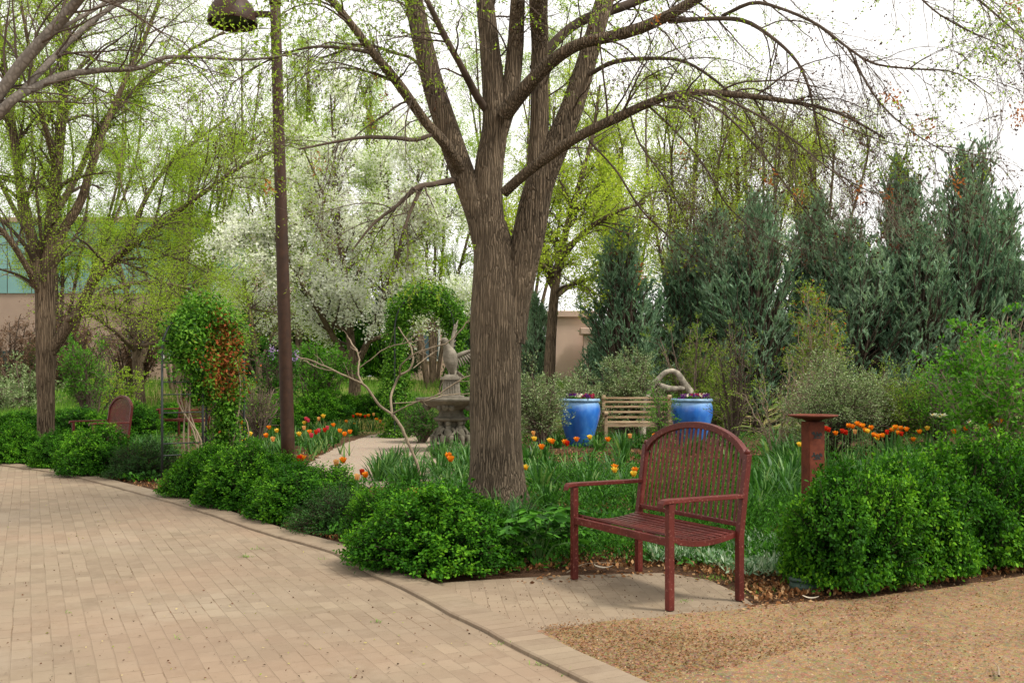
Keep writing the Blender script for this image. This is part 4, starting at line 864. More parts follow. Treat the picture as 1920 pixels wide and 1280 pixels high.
for px, d, hw, yt, k, lb in bushes:
    if lb.endswith('beyond the right edge') or lb.endswith('just off the left edge'): continue
    ph = [.72, .7, .74, .7][k]; H = EYE-(yt-HZ)/F*d; s = hw/F*d/.6*1.14; loc = ((px-960)/F*d, d, 0); sc3 = (s, s, H/ph)
    if not used[k]: o = BP[k]; used[k] = 1; o.location = loc; o.scale = sc3; o['label'] = lb; o.rotation_euler[2] = px*.7; o['group'] = 'hedge bushes along the paving'
    else: dup(BP[k], loc, px*.7, sc3, lb, 'hedge bushes along the paving')
back = [(30, 23, 60, 772, 'left of the leftmost trunk'), (150, 23.5, 60, 768, 'just right of the leftmost trunk'), (240, 24, 55, 766, 'behind the distant red bench'), (322, 27, 50, 758, 'behind the arbour ladder'), (455, 24, 50, 752, 'right of the vine arbour'),
        (600, 28, 50, 748, 'right of the lamp post'), (655, 30, 48, 742, 'below the flowering pear trunk'), (715, 30, 50, 740, 'at the foot of the far vine arch'), (525, 25, 45, 752, 'directly behind the lamp post'), (905, 23, 50, 755, 'behind the fountain')]
for i, (px, d, hw, yt, where) in enumerate(back):
    H = EYE-(yt-HZ)/F*d; s = hw/F*d/.6; dup(BP[i % 3], ((px-960)/F*d, d, 0), px, (s*1.25, s, H/.72), 'dark back hedge bush '+where, 'back hedge')

# ================================================================== SHRUBS
def shrub(label, D, px, ytop, hw, seed, leafs, nst=14, n2=160, n3=900, rpx=2.2, cat='shrub', ybase=None, tw='twig', droop=.1, st='twig', l2=(.25, .7), l3=(.1, .35), name='shrub', K=18, start=.25):
    g0 = float(gz((px-960)/F*D, D)); base = np.array([(px-960)/F*D, D, g0]); r = rs(seed)
    H = EYE-(ytop-HZ)/F*D-g0; W = hw/F*D; t = thing(name, label, cat, tuple(base))
    a = r.uniform(0, 2*PI, nst); rr = np.sqrt(r.random(nst))*W; top = np.c_[np.cos(a)*rr, np.sin(a)*rr, H*(1.02-.45*(rr/W)**2)*r.uniform(.7, 1, nst)]
    b = np.c_[r.normal(size=(nst, 2))*.08*min(1, W), np.full(nst, -.03)]; md = b*.55+top*.45*[1, 1, 1.25]
    tt = np.linspace(0, 1, K)[None, :, None]; C = (1-tt)**2*b[:, None]+2*(1-tt)*tt*md[:, None]+tt**2*top[:, None]; C = C+.02*r.normal(size=C.shape)*tt
    rd = rpx/F*D*np.linspace(1, .35, K)[None]*np.ones((nst, 1)); m = MB(); m.add(*tubes(C, rd, 5))
    a2, r2 = grow(C, rd, n2, r, (start, 1), l2, (25, 65), 8, droop, .14, .6, .008, .0025); a3, r3 = grow(a2, r2, n3, r, (.1, 1), l3, (25, 65), 5, droop, .14, .6, .004, .0018)
    m.add(*tubes(a2, r2, 3), mi=1); m.add(*tubes(a3, r3, 3), mi=1); m.obj('stems', [M[st], M[tw]], t)
    for nm, mt, n, sz, wr, th, zc in leafs:
        p, d = along(a3, n, r, (.05, 1)); p = p+r.normal(size=p.shape)*.02; k = (wob(p+base, 2.5, seed+7)+.4*r.normal(size=n) > th) & (p[:, 2] > zc*H); p, d = p[k], d[k]
        if len(p): m = MB(); m.add(*leaves(p, nrm(d+.9*rdir(r, len(p))+[0, 0, .3]), r.uniform(sz[0], sz[1], len(p)), r, wr)); m.obj(nm, M[mt], t)
    return t
shrub('grey green shrub between the big trunk and the left blue pot', 20.5, 1010, 688, 48, 201, [('leaves', 'silver', 9000, (.03, .055), .5, -9, 0)], 20, 220, 1400)
shrub('low grey green shrub in front of the first juniper', 22.8, 1085, 690, 55, 2011, [('leaves', 'silver', 8000, (.03, .055), .5, -9, 0)], 20, 200, 1200)
shrub('pale variegated shrub spreading behind the wooden bench', 24.5, 1185, 652, 82, 202, [('leaves', 'silver', 16000, (.035, .06), .55, -9, 0)], 26, 320, 2400)
shrub('small green shrub growing up in front of the wooden bench, right half', 21., 1240, 700, 22, 223, [('leaves', 'bright', 1500, (.03, .05), .5, -9, .1)], 9, 60, 260)
shrub('pale variegated shrub behind the right blue pot', 24.8, 1320, 672, 70, 203, [('leaves', 'olive', 12000, (.035, .06), .55, -9, 0)], 22, 260, 1800)
shrub('tall thin yellow green shrub behind the red bench back', 24.6, 1290, 560, 80, 204, [('leaves', 'olive', 14000, (.03, .055), .45, -.2, 0)], 18, 200, 900)
shrub('wiry brown stemmed shrub rising right of the right blue pot', 19.5, 1375, 590, 40, 205, [('leaves', 'olive', 2600, (.03, .05), .45, -.1, 0)], 20, 140, 500, st='branch')
shrub('arching bare rose canes with few small leaves, in front of the junipers', 16.8, 1452, 640, 85, 206, [('leaves', 'olive', 2400, (.025, .045), .5, 0, 0)], 16, 90, 420, 2., tw='cane', st='cane', droop=.7)
shrub('pale stemmed shrub with orange tips, tallest before the junipers', 17.2, 1532, 535, 66, 207, [('leaves', 'olive', 8500, (.03, .055), .45, -.1, 0), ('young_leaves', 'orangeleaf', 1500, (.03, .06), .5, .25, .62)], 16, 170, 800, tw='cane', st='cane')
shrub('dense grey green small leaved shrub behind the rusty column', 14.6, 1560, 652, 92, 208, [('leaves', 'silver', 22000, (.022, .04), .5, -9, 0)], 30, 420, 3000, st='branch')
shrub('dense grey green small leaved shrub behind the orange tulips', 14.9, 1665, 690, 72, 209, [('leaves', 'olive', 13000, (.022, .04), .5, -9, 0)], 26, 300, 1900, st='branch')
shrub('large bright leaved rose shrub at the right edge, stems bare below', 13.2, 1868, 575, 125, 210, [('leaves', 'bright', 9500, (.045, .08), .6, -.15, .2), ('young_leaves', 'orangeleaf', 1500, (.03, .05), .5, .25, .7)], 26, 210, 1100, 1.8, tw='cane', st='cane')
shrub('low leafy shrub between the rose shrub and the grey green one', 14.4, 1765, 690, 60, 211, [('leaves', 'bright', 5000, (.03, .055), .55, -.1, 0)], 16, 150, 800)
shrub('light leaved upright shrub right of the leftmost trunk', 25.5, 165, 618, 68, 212, [('leaves', 'bright', 9000, (.04, .07), .5, -.2, 0)], 18, 220, 1300, st='branch')
shrub('small leaved shrub with green new leaves near the bare crowned trunk', 27.5, 205, 650, 60, 213, [('leaves', 'spring', 6000, (.04, .07), .5, -.1, 0)], 18, 160, 900, st='branch')
shrub('reddish brown leafless thicket at the left edge before the building', 33., 18, 575, 95, 214, [('dead_leaves', 'brown', 16000, (.05, .08), .4, -9, .2)], 30, 420, 3600, st='branch', tw='branch')
shrub('brown leafless thicket against the tan wall right of the leftmost trunk', 40., 135, 560, 80, 224, [('dead_leaves', 'brown', 12000, (.06, .1), .4, -9, .1)], 26, 340, 2800, st='branch', tw='branch')
shrub('reddish brown leafless thicket above the arbour ladder', 36., 245, 555, 80, 215, [('dead_leaves', 'brown', 10000, (.05, .09), .4, -9, .2)], 26, 320, 2600, st='branch', tw='branch')
shrub('green shrub just left of the flowering pear trunk', 29., 600, 628, 72, 216, [('leaves', 'bright', 15000, (.05, .08), .55, -.5, 0)], 24, 260, 2200, st='branch')
li = shrub('lilac shrub with a few mauve flower heads left of the lamp post', 27.5, 515, 640, 48, 217, [('leaves', 'cover', 8000, (.05, .08), .6, -.4, 0)], 16, 160, 1000, st='branch')
shrub('tangle of thin leafless canes just right of the vine arbour', 21., 485, 690, 52, 218, [('leaves', 'olive', 1500, (.03, .05), .5, 0, 0)], 24, 120, 500)
shrub('green shrub between the fountain and the far vine arch', 25., 870, 700, 45, 219, [('leaves', 'silver', 6000, (.03, .055), .5, -9, 0)], 16, 160, 1000)
shrub('dark low shrub in the shade left of the fountain basin', 22.5, 790, 762, 42, 220, [('leaves', 'cover', 6000, (.03, .055), .5, -9, 0)], 16, 160, 1000)
shrub('grey green shrub at the left edge below the dark teal panel', 30., 40, 668, 62, 221, [('leaves', 'silver', 10000, (.045, .075), .5, -9, 0)], 20, 220, 1600)
shrub('grey green shrub under the reddish thicket, left of the leftmost trunk', 27., -10, 700, 55, 222, [('leaves', 'silver', 8000, (.045, .075), .5, -9, 0)], 20, 220, 1600)
M['lilac'] = leaf_mat('mauve_petal', [(.35, .22, .5), (.5, .38, .62)], .25)
for (x, y) in ((510, 660), (554, 668)):
    r = rs(x); c = P(x, y, 27.2)-np.array(li.location); p = c+r.normal(size=(60, 3))*[.05, .05, .1]; m = MB(); m.add(*leaves(p, rdir(r, 60), .05, r, .9)); m.obj('flower_head', M['lilac'], li)

# far planting that closes the view behind everything
far = [(-560, 46, 4.2), (-400, 44, 4.6), (-230, 46, 4.), (2140, 41, 4), (2260, 42, 4), (-60, 48, 2.6), (90, 50, 2.2), (480, 46, 4.6), (570, 47, 5.), (655, 46, 5.2), (725, 47, 5), (915, 44, 4.2), (960, 46, 4.), (1190, 40, 3.2), (1260, 42, 3.8), (1340, 40, 3.6), (1420, 42, 4.), (1500, 41, 3.8), (1580, 43, 4.2), (1660, 41, 4), (1750, 43, 4), (1840, 41, 3.6), (1930, 42, 3.4), (2040, 40, 3.6)]
for i, (px, d, h) in enumerate(far):
    x = (px-960)/F*d; dup(BP[3 if i % 3 else 0], (x, d, float(gz(x, d))-.1), px, (2.9, 2.2, h/.72), None, 'far shrubs')
    o = col.objects[-1]
lastf = [o for o in col.objects if o.get('group') == 'far shrubs']
for o in lastf: o['label'] = 'broad dark shrub in the far planting behind the junipers and garden beds'

# ------------------------------------------------------------------ bare pale branched shrub by the path
def fig():
    D = 13.2; base = P(783, 872, D)*[1, 1, 0]; t = thing('shrub', 'leafless shrub with crooked pale limbs beside the gravel path', 'shrub', tuple(base)); r = rs(5)
    s = [[(790, 905, 6), (783, 872, 6), (768, 835, 6), (752, 800, 6), (735, 776, 6)], [(735, 776, 5), (712, 760, 5), (698, 740, 5), (683, 722, 5), (655, 708, 4, -.2), (625, 694, 4, -.3), (592, 680, 3, -.4), (556, 668, 2, -.5)],
         [(680, 720, 4), (672, 700, 4, .2), (673, 668, 3, .4), (660, 645, 3, .5), (650, 628, 2, .6)], [(735, 776, 5), (733, 745, 5, .2), (740, 722, 5, .3), (750, 704, 5, .3), (768, 692, 4, .3), (775, 672, 4, .3), (768, 645, 3, .4), (745, 612, 2, .5)],
         [(750, 705, 4, .3), (752, 685, 3, 0), (780, 662, 3, -.2), (815, 650, 3, -.3), (845, 638, 3, -.3), (880, 600, 2, -.3)], [(736, 775, 3), (775, 756, 3, -.2), (820, 740, 3, -.3), (850, 720, 3, -.3), (890, 700, 2, -.3)],
         [(737, 756, 2, .2), (790, 752, 2, .2), (840, 740, 2, .3), (885, 738, 2, .3)], [(630, 696, 2, -.3), (600, 690, 2, -.2), (570, 676, 2, 0)], [(673, 690, 2, .3), (700, 670, 2, .3), (730, 650, 2, .3), (800, 635, 1.5, .3)], [(775, 690, 2, .3), (800, 670, 2, .5), (822, 655, 1.5, .6)]]
    bp, br = limbs(s, D, base, 26, .46); bp = bp+.006*r.normal(size=bp.shape)*np.linspace(0, 1, 26)[None, :, None]
    m = MB(); m.add(*tubes(bp, br, 8, rough=.1)); m.obj('limbs', M['cane'], t)
    a, ar = grow(bp[1:], br[1:], 40, r, (.3, 1), (.1, .4), (30, 60), 8, .1, .15, .6, .006, .002); m = MB(); m.add(*tubes(a, ar, 4)); m.obj('twigs', M['cane'], t)
fig()

# ------------------------------------------------------------------ vine arbour and far vine arch
def arbor():
    base = G(304, 912); t = thing('garden_arbour', 'dark iron arbour with ladder sides under the red tinged vine', 'arbour', tuple(base)); m_ = M['iron']
    u = np.array([.44, .36, 0.]); u = u; v = np.array([.52, .95, 0]); v = nrm(v)*.8; h = 1.82      # ladder direction, span direction
    cs = [np.zeros(3), u, v, u+v]
    for c in cs:
        m = MB(); m.add(*tubes(np.array([c, c+[0, 0, h]]), [.017, .017], 8, True)); m.obj('post', m_, t)
    for c in (cs[0], cs[1]):
        a = np.linspace(0, PI, 25); m = MB(); C = c+v/2-np.cos(a)[:, None]*v/2+np.c_[0*a, 0*a, h+.5*np.sin(a)]; m.add(*tubes(C, np.full(25, .016), 8)); m.obj('hoop', m_, t)
    for c in (np.zeros(3), v):
        for z in (.06, .42, .58, 1.0, 1.25, 1.42, 1.68, 1.98):
            m = MB(); m.add(*tubes(np.array([c+[0, 0, z], c+u+[0, 0, z]]), [.009, .009], 6)); m.obj('rung', m_, t)
    # vine, a plant of its own
    r = rs(77); vt = thing('climbing_vine', 'dense green vine with rusty red patch smothering the iron arbour', 'vine', tuple(base+u+v*.6))
    o = u+v*.6; a = np.linspace(0, PI, 40); arch = v/2-np.cos(a)[:, None]*v/2+np.c_[0*a, 0*a, h+.5*np.sin(a)]+u/2
    leg = np.c_[np.linspace(0, 1, 30)]*[0, 0, h-.0]+v+u/2
    def cloud(path, rad, n, w_=(1, 1, 1)):
        i = r.integers(0, len(path), n); d = rdir(r, n); q = d*(r.random(n)**.4)[:, None]*np.broadcast_to(rad, (len(path),))[i][:, None]*(1+.3*wob(path[i]*1.0+d, 3, 9)+.35*wob(path[i]*2+d*.6, 7, 10)+.14*r.normal(size=n))[:, None]; return path[i]+q*w_-o, q
    P1, q1 = cloud(arch, .34, 10000); P2, q2 = cloud(leg, np.interp(np.linspace(0, 1, 30), [0, .25, .45, .6, 1], [.2, .34, .22, .26, .42]), 7000); 
    P0, q0 = cloud(np.c_[np.linspace(.66, 1, 20)]*[0, 0, h]+u/2+v*.4, np.linspace(.15, .42, 20), 5000)
    Pn = np.concatenate([P1, P2, P0]); n = len(Pn); Pn[:, 2] = np.maximum(Pn[:, 2], .1)
    up_ = nrm(np.concatenate([q1, q2, q0])+[0, 0, .15])
    zj = Pn[:, 2]+.35*wob(Pn, 5, 15)+.12*r.normal(size=n); red_ = (Pn[:, 0]+.1*r.normal(size=n) > -.2) & (zj > 1.25) & (zj < 2.2) & (wob(Pn, 4, 5)+.8*(Pn[:, 0]+.1)+.7*r.normal(size=n) > .3)
    for nm, mt, k in (('leaves', 'vine', ~red_), ('red_leaves', 'redvine', red_)):
        m = MB(); c = k.sum(); m.add(*leaves(Pn[k], nrm(rdir(r, c)+[0, 0, -.5]+.4*up_[k]), r.uniform(.04, .075, c), r, .5, nb=up_[k])); m.obj(nm, M[mt], vt)
    C = [spline([u*.7+v*.1+[r.normal()*.04, 0, 0], u*.6+v*.1+[.08*r.normal(), .05*r.normal(), .6], u*.5+v*.15+[.1*r.normal(), 0, 1.2], u*.5+v*.2+[0, 0, 1.9]], 14)-o for _ in range(5)]+[spline([u*.5+v+[r.normal()*.06, 0, 0], u*.5+v+[.15*r.normal(), .1*r.normal(), .7], u*.5+v+[.15*r.normal(), 0, 1.5], u*.5+v*.9+[0, 0, 2.2]], 14)-o for _ in range(8)]
    m = MB(); m.add(*tubes(np.array(C), np.full((13, 14), .012), 6)); m.obj('stems', M['cane'], vt)
M['vine'] = leaf_mat('vine_leaf', [(.012, .045, .004), (.04, .13, .008), (.11, .28, .02), (.2, .38, .04)], .35, .5, .3)
M['redvine'] = leaf_mat('red_vine_leaf', [(.2, .045, .015), (.36, .1, .03), (.12, .14, .02)], .3, .6, .2)
arbor()
def far_arch():
    d = 24.; base = np.array([(740-960)/F*d, d, 0]); wv = np.array([1.42, .35, 0]); h = 2.6
    t = thing('garden_arch', 'tall iron arch carrying the dark green vine behind the fountain', 'arbour', tuple(base))
    for dy in (0, .6):
        for q in (0, 1):
            m = MB(); c = wv*q+[0, dy, 0]; m.add(*tubes(np.array([c, c+[0, 0, h]]), [.02, .02], 8)); m.obj('post', M['iron'], t)
        a = np.linspace(0, PI, 25); m = MB(); m.add(*tubes(wv/2-np.cos(a)[:, None]*wv/2+np.c_[0*a, 0*a+dy, h+.95*np.sin(a)], np.full(25, .02), 8)); m.obj('hoop', M['iron'], t)
    r = rs(79); vt = thing('climbing_vine', 'dark green vine covering the tall arch behind the fountain', 'vine', tuple(base))
    a = np.linspace(0, PI, 60); path = np.concatenate([np.c_[np.linspace(0, 1, 50)]*[0, 0, h], wv/2-np.cos(a)[:, None]*wv/2+np.c_[0*a, 0*a, h+.85*np.sin(a)], wv+np.c_[np.linspace(1, 0, 50)]*[0, 0, h]])+[0, .3, 0]
    rad = np.r_[np.linspace(.44, .3, 50), .3+.13*np.sin(a), np.linspace(.27, .36, 50)]
    n = 34000; i = r.integers(0, len(path), n); dd = rdir(r, n); q = dd*(r.random(n)**.3)[:, None]*rad[i][:, None]*(1+.25*wob(path[i]+dd*.6, 3, 9)+.3*wob(path[i]*1.5+dd*.5, 7, 10)+.14*r.normal(size=n))[:, None]; p = path[i]+q; p[:, 2] = np.maximum(p[:, 2], .05)
    m = MB(); m.add(*leaves(p, nrm(rdir(r, n)+[0, 0, -.4]), r.uniform(.045, .08, n), r, .6, nb=nrm(q))); m.obj('leaves', M['vine'], vt)
    C = np.array([spline([wv*q+[r.normal()*.1, .3, 0], wv*q+[r.normal()*.15, .3, 1.1], wv*q+[0, .3, 2.3]], 12) for q in (0, 0, 0, 1, 1, 1)]); m = MB(); m.add(*tubes(C, np.full((6, 12), .03), 6)); m.obj('stems', M['branch'], vt)
far_arch()

# ================================================================== BED PLANTING
def inpoly(p, poly_):
    x, y = p[:, 0], p[:, 1]; c = np.zeros(len(p), bool); Q = np.array([q[:2] for q in poly_]); j = len(Q)-1
    for i in range(len(Q)):
        a, b = Q[i], Q[j]
        with np.errstate(all='ignore'): c ^= ((a[1] > y) != (b[1] > y)) & (x < (b[0]-a[0])*(y-a[1])/(b[1]-a[1]+1e-12)+a[0])
        j = i
    return c
PATH = [G(*p) for p in pp]; PAD = [G(*p) for p in [(760, 1092), (900, 1080), (1060, 1070), (1250, 1066), (1345, 1082), (1400, 1108), (1440, 1150), (1300, 1200), (1020, 1230)]]
YARD = [(2.9, -1), (4.3, -8), (12, -8), (14, 9.3)]+[G(*p)[:2] for p in [(1920, 1075), (1760, 1100), (1600, 1118), (1500, 1122), (1400, 1134), (1260, 1148), (1000, 1176), (1075, 1222), (1150, 1272)]]
nrmE = nrm(np.gradient(EC, axis=0)); KB = EC+np.stack([-nrmE[:, 1], nrmE[:, 0], 0*nrmE[:, 0]], -1)*.3
PLZ = [tuple(p[:2]) for p in KB]+[(4, -20), (-60, -20), (-60, 26)]
def bedpts(n, r, x0, x1, y0, y1, near=1.):
    out = []
    while sum(map(len, out)) < n:
        u = r.random(n*2); y = 1/(1/y0+(1/y1-1/y0)*u) if near else y0+(y1-y0)*u; x = r.uniform(x0, x1, n*2); p = np.c_[x, y]
        k = ~inpoly(p, PATH) & ~inpoly(p, PAD) & ~inpoly(p, YARD) & ~inpoly(p, PLZ); out.append(p[k])
    return np.concatenate(out)[:n]
def px2(px, py): g = G(px, py); return g[0], g[1]
# low leafy carpet
def cover(name, label, mt, n, x0, x1, y0, y1, hgt, sz, seed, thr=-9, wr=.5, poly_=None, near=1.):
    r = rs(seed); p = bedpts(n, r, x0, x1, y0, y1, near)
    if poly_ is not None: p = p[inpoly(p, poly_)]
    dn = wob(np.c_[p, 0*p[:, 0]], 1.6, seed); p = p[dn+.25*r.normal(size=len(p)) > thr]; n = len(p)
    hh = hgt*(.55+.45*wob(np.c_[p, 0*p[:, 0]], 2.6, seed+1))*r.random(n)**.6; P3 = np.c_[p, gz(p[:, 0], p[:, 1])+.01+np.maximum(hh, .0)]
    m = MB(); m.add(*leaves(P3, nrm(rdir(r, n)+[0, 0, .9]), r.uniform(sz[0], sz[1], n), r, wr, nb=np.tile([0, 0, 1.], (n, 1)))); tag(m.obj(name, M[mt]), label, 'ground cover', kind='stuff')
cover('ground_cover', 'low green leafy carpet under the bulbs in the beds', 'cover', 110000, -9, 13, 7.6, 27, .22, (.035, .075), 301, -.25)
cover('feathery_ground_cover', 'fine bright green feathery carpet behind the red bench', 'feathery', 80000, .2, 4.6, 7.9, 15, .36, (.025, .05), 302, -.5, .3)
cover('variegated_ground_cover', 'grey green variegated low leaves behind the bench legs', 'variegated', 9000, 1.1, 3.2, 7.3, 8.9, .12, (.04, .085), 303, -.1, .25, [px2(*q) for q in [(1130, 1068), (1160, 1005), (1500, 1000), (1510, 1085), (1420, 1095), (1300, 1062)]], 0)
cover('mulch_litter', 'scattered brown dead leaves and bark chips on the bed soil', 'litter', 60000, -8, 6, 6.3, 20, .015, (.015, .05), 304, -9, .6)
def litter_on(name, label, mt, n, poly_, x0, x1, y0, y1, z, sz, seed, clump=None):
    r = rs(seed); p = np.c_[r.uniform(x0, x1, n), 1/(1/y0+(1/y1-1/y0)*r.random(n))]; p = p[inpoly(p, poly_)]
    if clump: p = p[wob(np.c_[p, 0*p[:, 0]], clump[0], seed)+.35*r.normal(size=len(p)) > clump[1]]
    n = len(p); m = MB(); d = nrm(rdir(r, n)*[1, 1, .25]); m.add(*leaves(np.c_[p, np.full(n, z)], d, r.uniform(sz[0], sz[1], n), r, .6, nb=np.tile([0, 0, 1.], (n, 1)))); tag(m.obj(name, M[mt]), label, 'litter', kind='stuff')
PZ = [tuple(p[:2]) for p in EC]+[(4, -20), (-60, -20), (-60, 26)]
litter_on('fallen_seeds', 'tiny dark seeds and bits strewn over the brick plaza', 'seed', 3200, PZ, -9, 2, 3.5, 18, .012, (.008, .02), 311)
litter_on('fallen_flowers', 'small yellow brown catkins strewn over the brick plaza', 'drygrass', 1500, PZ, -9, 2, 3.5, 18, .012, (.01, .025), 312, (1.5, 0))
YP = YARD
M['pebble'] = leaf_mat('grit_stone', [(.14, .08, .04), (.3, .2, .11), (.46, .33, .2)], .0, .8, .2)
def pebbles():
    r = rs(90); n = 9000; p = np.c_[r.uniform(.1, 7, n), 1/(1/4.2+(1/9.3-1/4.2)*r.random(n))]; p = p[inpoly(p, [tuple(q) for q in YARD])]; n = len(p); s = r.uniform(.002, .0065, n)*(1+(r.random(n) > .98))
    o = np.array([[1, 0, 0], [0, 1, 0], [-1, 0, 0], [0, -1, 0], [0, 0, .8]]); V = (np.c_[p, np.full(n, .017)][:, None]+o[None]*s[:, None, None]*(1+.3*r.normal(size=(n, 5, 1)))).reshape(-1, 3)
    b = (np.arange(n)*5)[:, None]; f = np.concatenate([b+np.array([[0, 1, 4]]), b+np.array([[1, 2, 4]]), b+np.array([[2, 3, 4]]), b+np.array([[3, 0, 4]])]); m = MB(); m.add(V, [f], np.repeat(r.random(n), 5)); tag(m.obj('grit', M['pebble']), 'small loose stones on the granite yard', 'gravel', kind='stuff')
pebbles()
litter_on('yard_debris', 'brown seed husks and grit lying on the tan granite yard', 'husk', 34000, [tuple(q) for q in YP], .1, 7, 4.2, 9.3, .021, (.006, .018), 313, (2., -.1))
litter_on('yard_husks', 'darker brown husks gathered along the granite edge', 'husk', 60000, [px2(*q) for q in [(1010, 1180), (1260, 1152), (1500, 1124), (1700, 1122), (1660, 1180), (1400, 1250), (1200, 1290), (1120, 1250)]], .1, 4, 4.8, 7.5, .021, (.005, .017), 314, (2.2, .12))
litter_on('pad_litter', 'reddish brown dry leaves at the back edge of the bench pad', 'litter', 5000, [px2(*q) for q in [(960, 1095), (1060, 1070), (1250, 1066), (1480, 1080), (1560, 1130), (1400, 1150), (1350, 1100), (1240, 1082), (1000, 1098)]], -.5, 4, 5.8, 8.2, .02, (.015, .05), 315, (3., -.2))
litter_on('pad_crumbs', 'scattered crumbs of soil and seed on the bench pad', 'seed', 900, [px2(*q) for q in [(800, 1110), (1250, 1080), (1400, 1130), (1000, 1190)]], -.6, 2, 5.8, 8, .018, (.006, .016), 316)
def tufts(name, label, spots, seed):
    r = rs(seed); m = MB()
    for (x, y, n, s) in spots: p = np.c_[x+r.normal(size=n)*s, y+r.normal(size=n)*s*.6, np.full(n, .005)]; m.add(*blades(p, rdir(r, n)*[1, 1, .3]+[0, 0, .7], r.uniform(.015, .05, n), .004, r, g=14))
    tag(m.obj(name, M['grass']), label, 'grass', kind='stuff')
tufts('grass_tufts', 'tiny green weeds growing in joints of the paving', [(*px2(*q), n, .03) for q, n in [((460, 1045), 34), ((477, 1030), 18), ((334, 1198), 10), ((702, 1168), 10), ((1280, 1130), 25), ((128, 1150), 5), ((945, 1210), 12), ((1010, 1247), 18), ((600, 1050), 6), ((1070, 1265), 12)]]+[(*px2(1350, 1085), 160, .12), (*px2(1420, 1110), 120, .1)], 41)

# strap-leaved clumps
def clump(seed, n, ln, wd, g, spread, mt='strap', sp=.09):
    r = rs(seed); a = r.uniform(0, 2*PI, n); rr = np.sqrt(r.random(n))*sp; p = np.c_[np.cos(a)*rr, np.sin(a)*rr, np.full(n, -.01)]
    d = np.c_[np.cos(a)*spread*r.random(n)+.1*r.normal(size=n), np.sin(a)*spread*r.random(n)+.1*r.normal(size=n), np.ones(n)]
    m = MB(); m.add(*blades(p, d, r.uniform(ln*.6, ln, n), r.uniform(wd*.7, wd*1.2, n), r, 7, g=r.uniform(g*.5, g*1.5, n), rn=np.clip(.36+.26*r.normal(size=n)+.4*(r.random(n) > .9), 0, 1)))
    return m.mesh('strap_clump', M['strap'])
CM = [clump(1, 40, .52, .03, 2.2, .7), clump(2, 30, .46, .044, 1.2, .6), clump(3, 60, .58, .02, 4., 1.), clump(4, 24, .42, .055, 1.6, .75)]
def putclump(x, y, k, s, rz, label, group, nm='strap_leaf_plant', cat='plant'):
    o = bpy.data.objects.new(nm, CM[k]); col.objects.link(o); o.location = (x, y, float(gz(x, y))); o.rotation_euler = (0, 0, rz); o.scale = (s, s, s); return tag(o, label, cat, group)
r = rs(500)
zones = [('arching strap leaved plant massed to the left of the big trunk', 'plants left of the trunk', 30, [px2(*q) for q in [(690, 905), (700, 872), (880, 850), (885, 960), (800, 950)]], (0, 2), (.8, 1.1)),
         ('strap leaved plant clustered between the big trunk and the red bench', 'plants right of the trunk', 20, [px2(*q) for q in [(960, 1010), (985, 880), (1190, 880), (1190, 1000), (1040, 1040)]], (0, 2, 1), (.75, 1.1)),
         ('strap leaved plant in the bed between the blue pots and the red bench', 'plants in the middle bed', 30, [px2(*q) for q in [(985, 878), (990, 826), (1500, 836), (1480, 880)]], (0, 1, 2, 3), (.8, 1.15)),
         ('strap leaved plant between red bench and right hedge', 'plants right of the red bench', 26, [px2(*q) for q in [(1400, 1000), (1410, 870), (1520, 860), (1500, 1010)]], (0, 2, 1), (.8, 1.2)),
         ('upright bulb foliage in the tulip bed behind the right hedge', 'plants behind the right hedge', 60, [(3.2, 10.4), (3.4, 13.4), (8.5, 13.6), (8, 10.6)], (1, 3, 0), (.9, 1.25)),
         ('bulb foliage in the tulip bed left of the gravel path', 'plants left of the path', 44, [px2(*q) for q in [(440, 868), (450, 822), (640, 806), (700, 800), (640, 828), (560, 866)]], (1, 0), (.75, 1.)),
         ('bulb foliage between the gravel path and the far vine arch', 'plants behind the path', 18, [(-5., 26.7), (-5., 27.6), (-3.2, 28.4), (-3.2, 27.4)], (1, 0), (.7, .9)),
         ('strap leaved plant in the shade behind the left hedge', 'plants behind the left hedge', 22, [px2(*q) for q in [(230, 868), (240, 836), (330, 836), (330, 868)]], (0, 2), (.7, 1.)),
         ('cream striped strap leaved plant at the foot of the big trunk', 'plants at the trunk foot', 7, [px2(*q) for q in [(890, 985), (960, 975), (1010, 990), (1000, 1030), (930, 1025)]], (2,), (.8, 1.)),
         ('strap leaved plant around the fountain foot', 'plants at the fountain', 9, [px2(*q) for q in [(860, 862), (870, 835), (960, 835), (940, 865)]], (0, 2), (.7, .95))]
for lb, gr, n, pl, ks, sc_ in zones:
    Q = np.array([q[:2] for q in pl]); c = 0
    while c < n:
        p = r.uniform(Q.min(0), Q.max(0))
        if inpoly(p[None], pl)[0]: putclump(p[0], p[1], ks[r.integers(len(ks))], r.uniform(*sc_), r.uniform(0, 6.3), lb, gr); c += 1
# tall pale grass at the left
def grassfield(name, label, n, pl, mt, ln, seed):
    r = rs(seed); Q = np.array([q[:2] for q in pl]); p = r.uniform(Q.min(0), Q.max(0), (n*2, 2)); p = p[inpoly(p, pl)]; n = len(p)
    m = MB(); m.add(*blades(np.c_[p, gz(p[:, 0], p[:, 1])], rdir(r, n)*.35+[0, 0, 1], r.uniform(ln*.5, ln, n), .014, r, g=1.)); tag(m.obj(name, M[mt]), label, 'grass', kind='stuff')
grassfield('tall_grass', 'tall pale green grass behind the left hedge', 9000, [(-17, 24.5), (-17, 30), (-9.5, 30), (-9.5, 25)], 'grass', .8, 51)
grassfield('meadow_grass', 'bright green grass on the lawn beyond the hedge', 22000, [(-30, 31), (-34, 44), (8, 44), (6, 30)], 'grass', .45, 52)
grassfield('dry_grass', 'straw coloured dry grass under the flowering pear', 5000, [(-9.5, 27), (-9.5, 33), (0, 33), (0, 27)], 'drygrass', .35, 53)

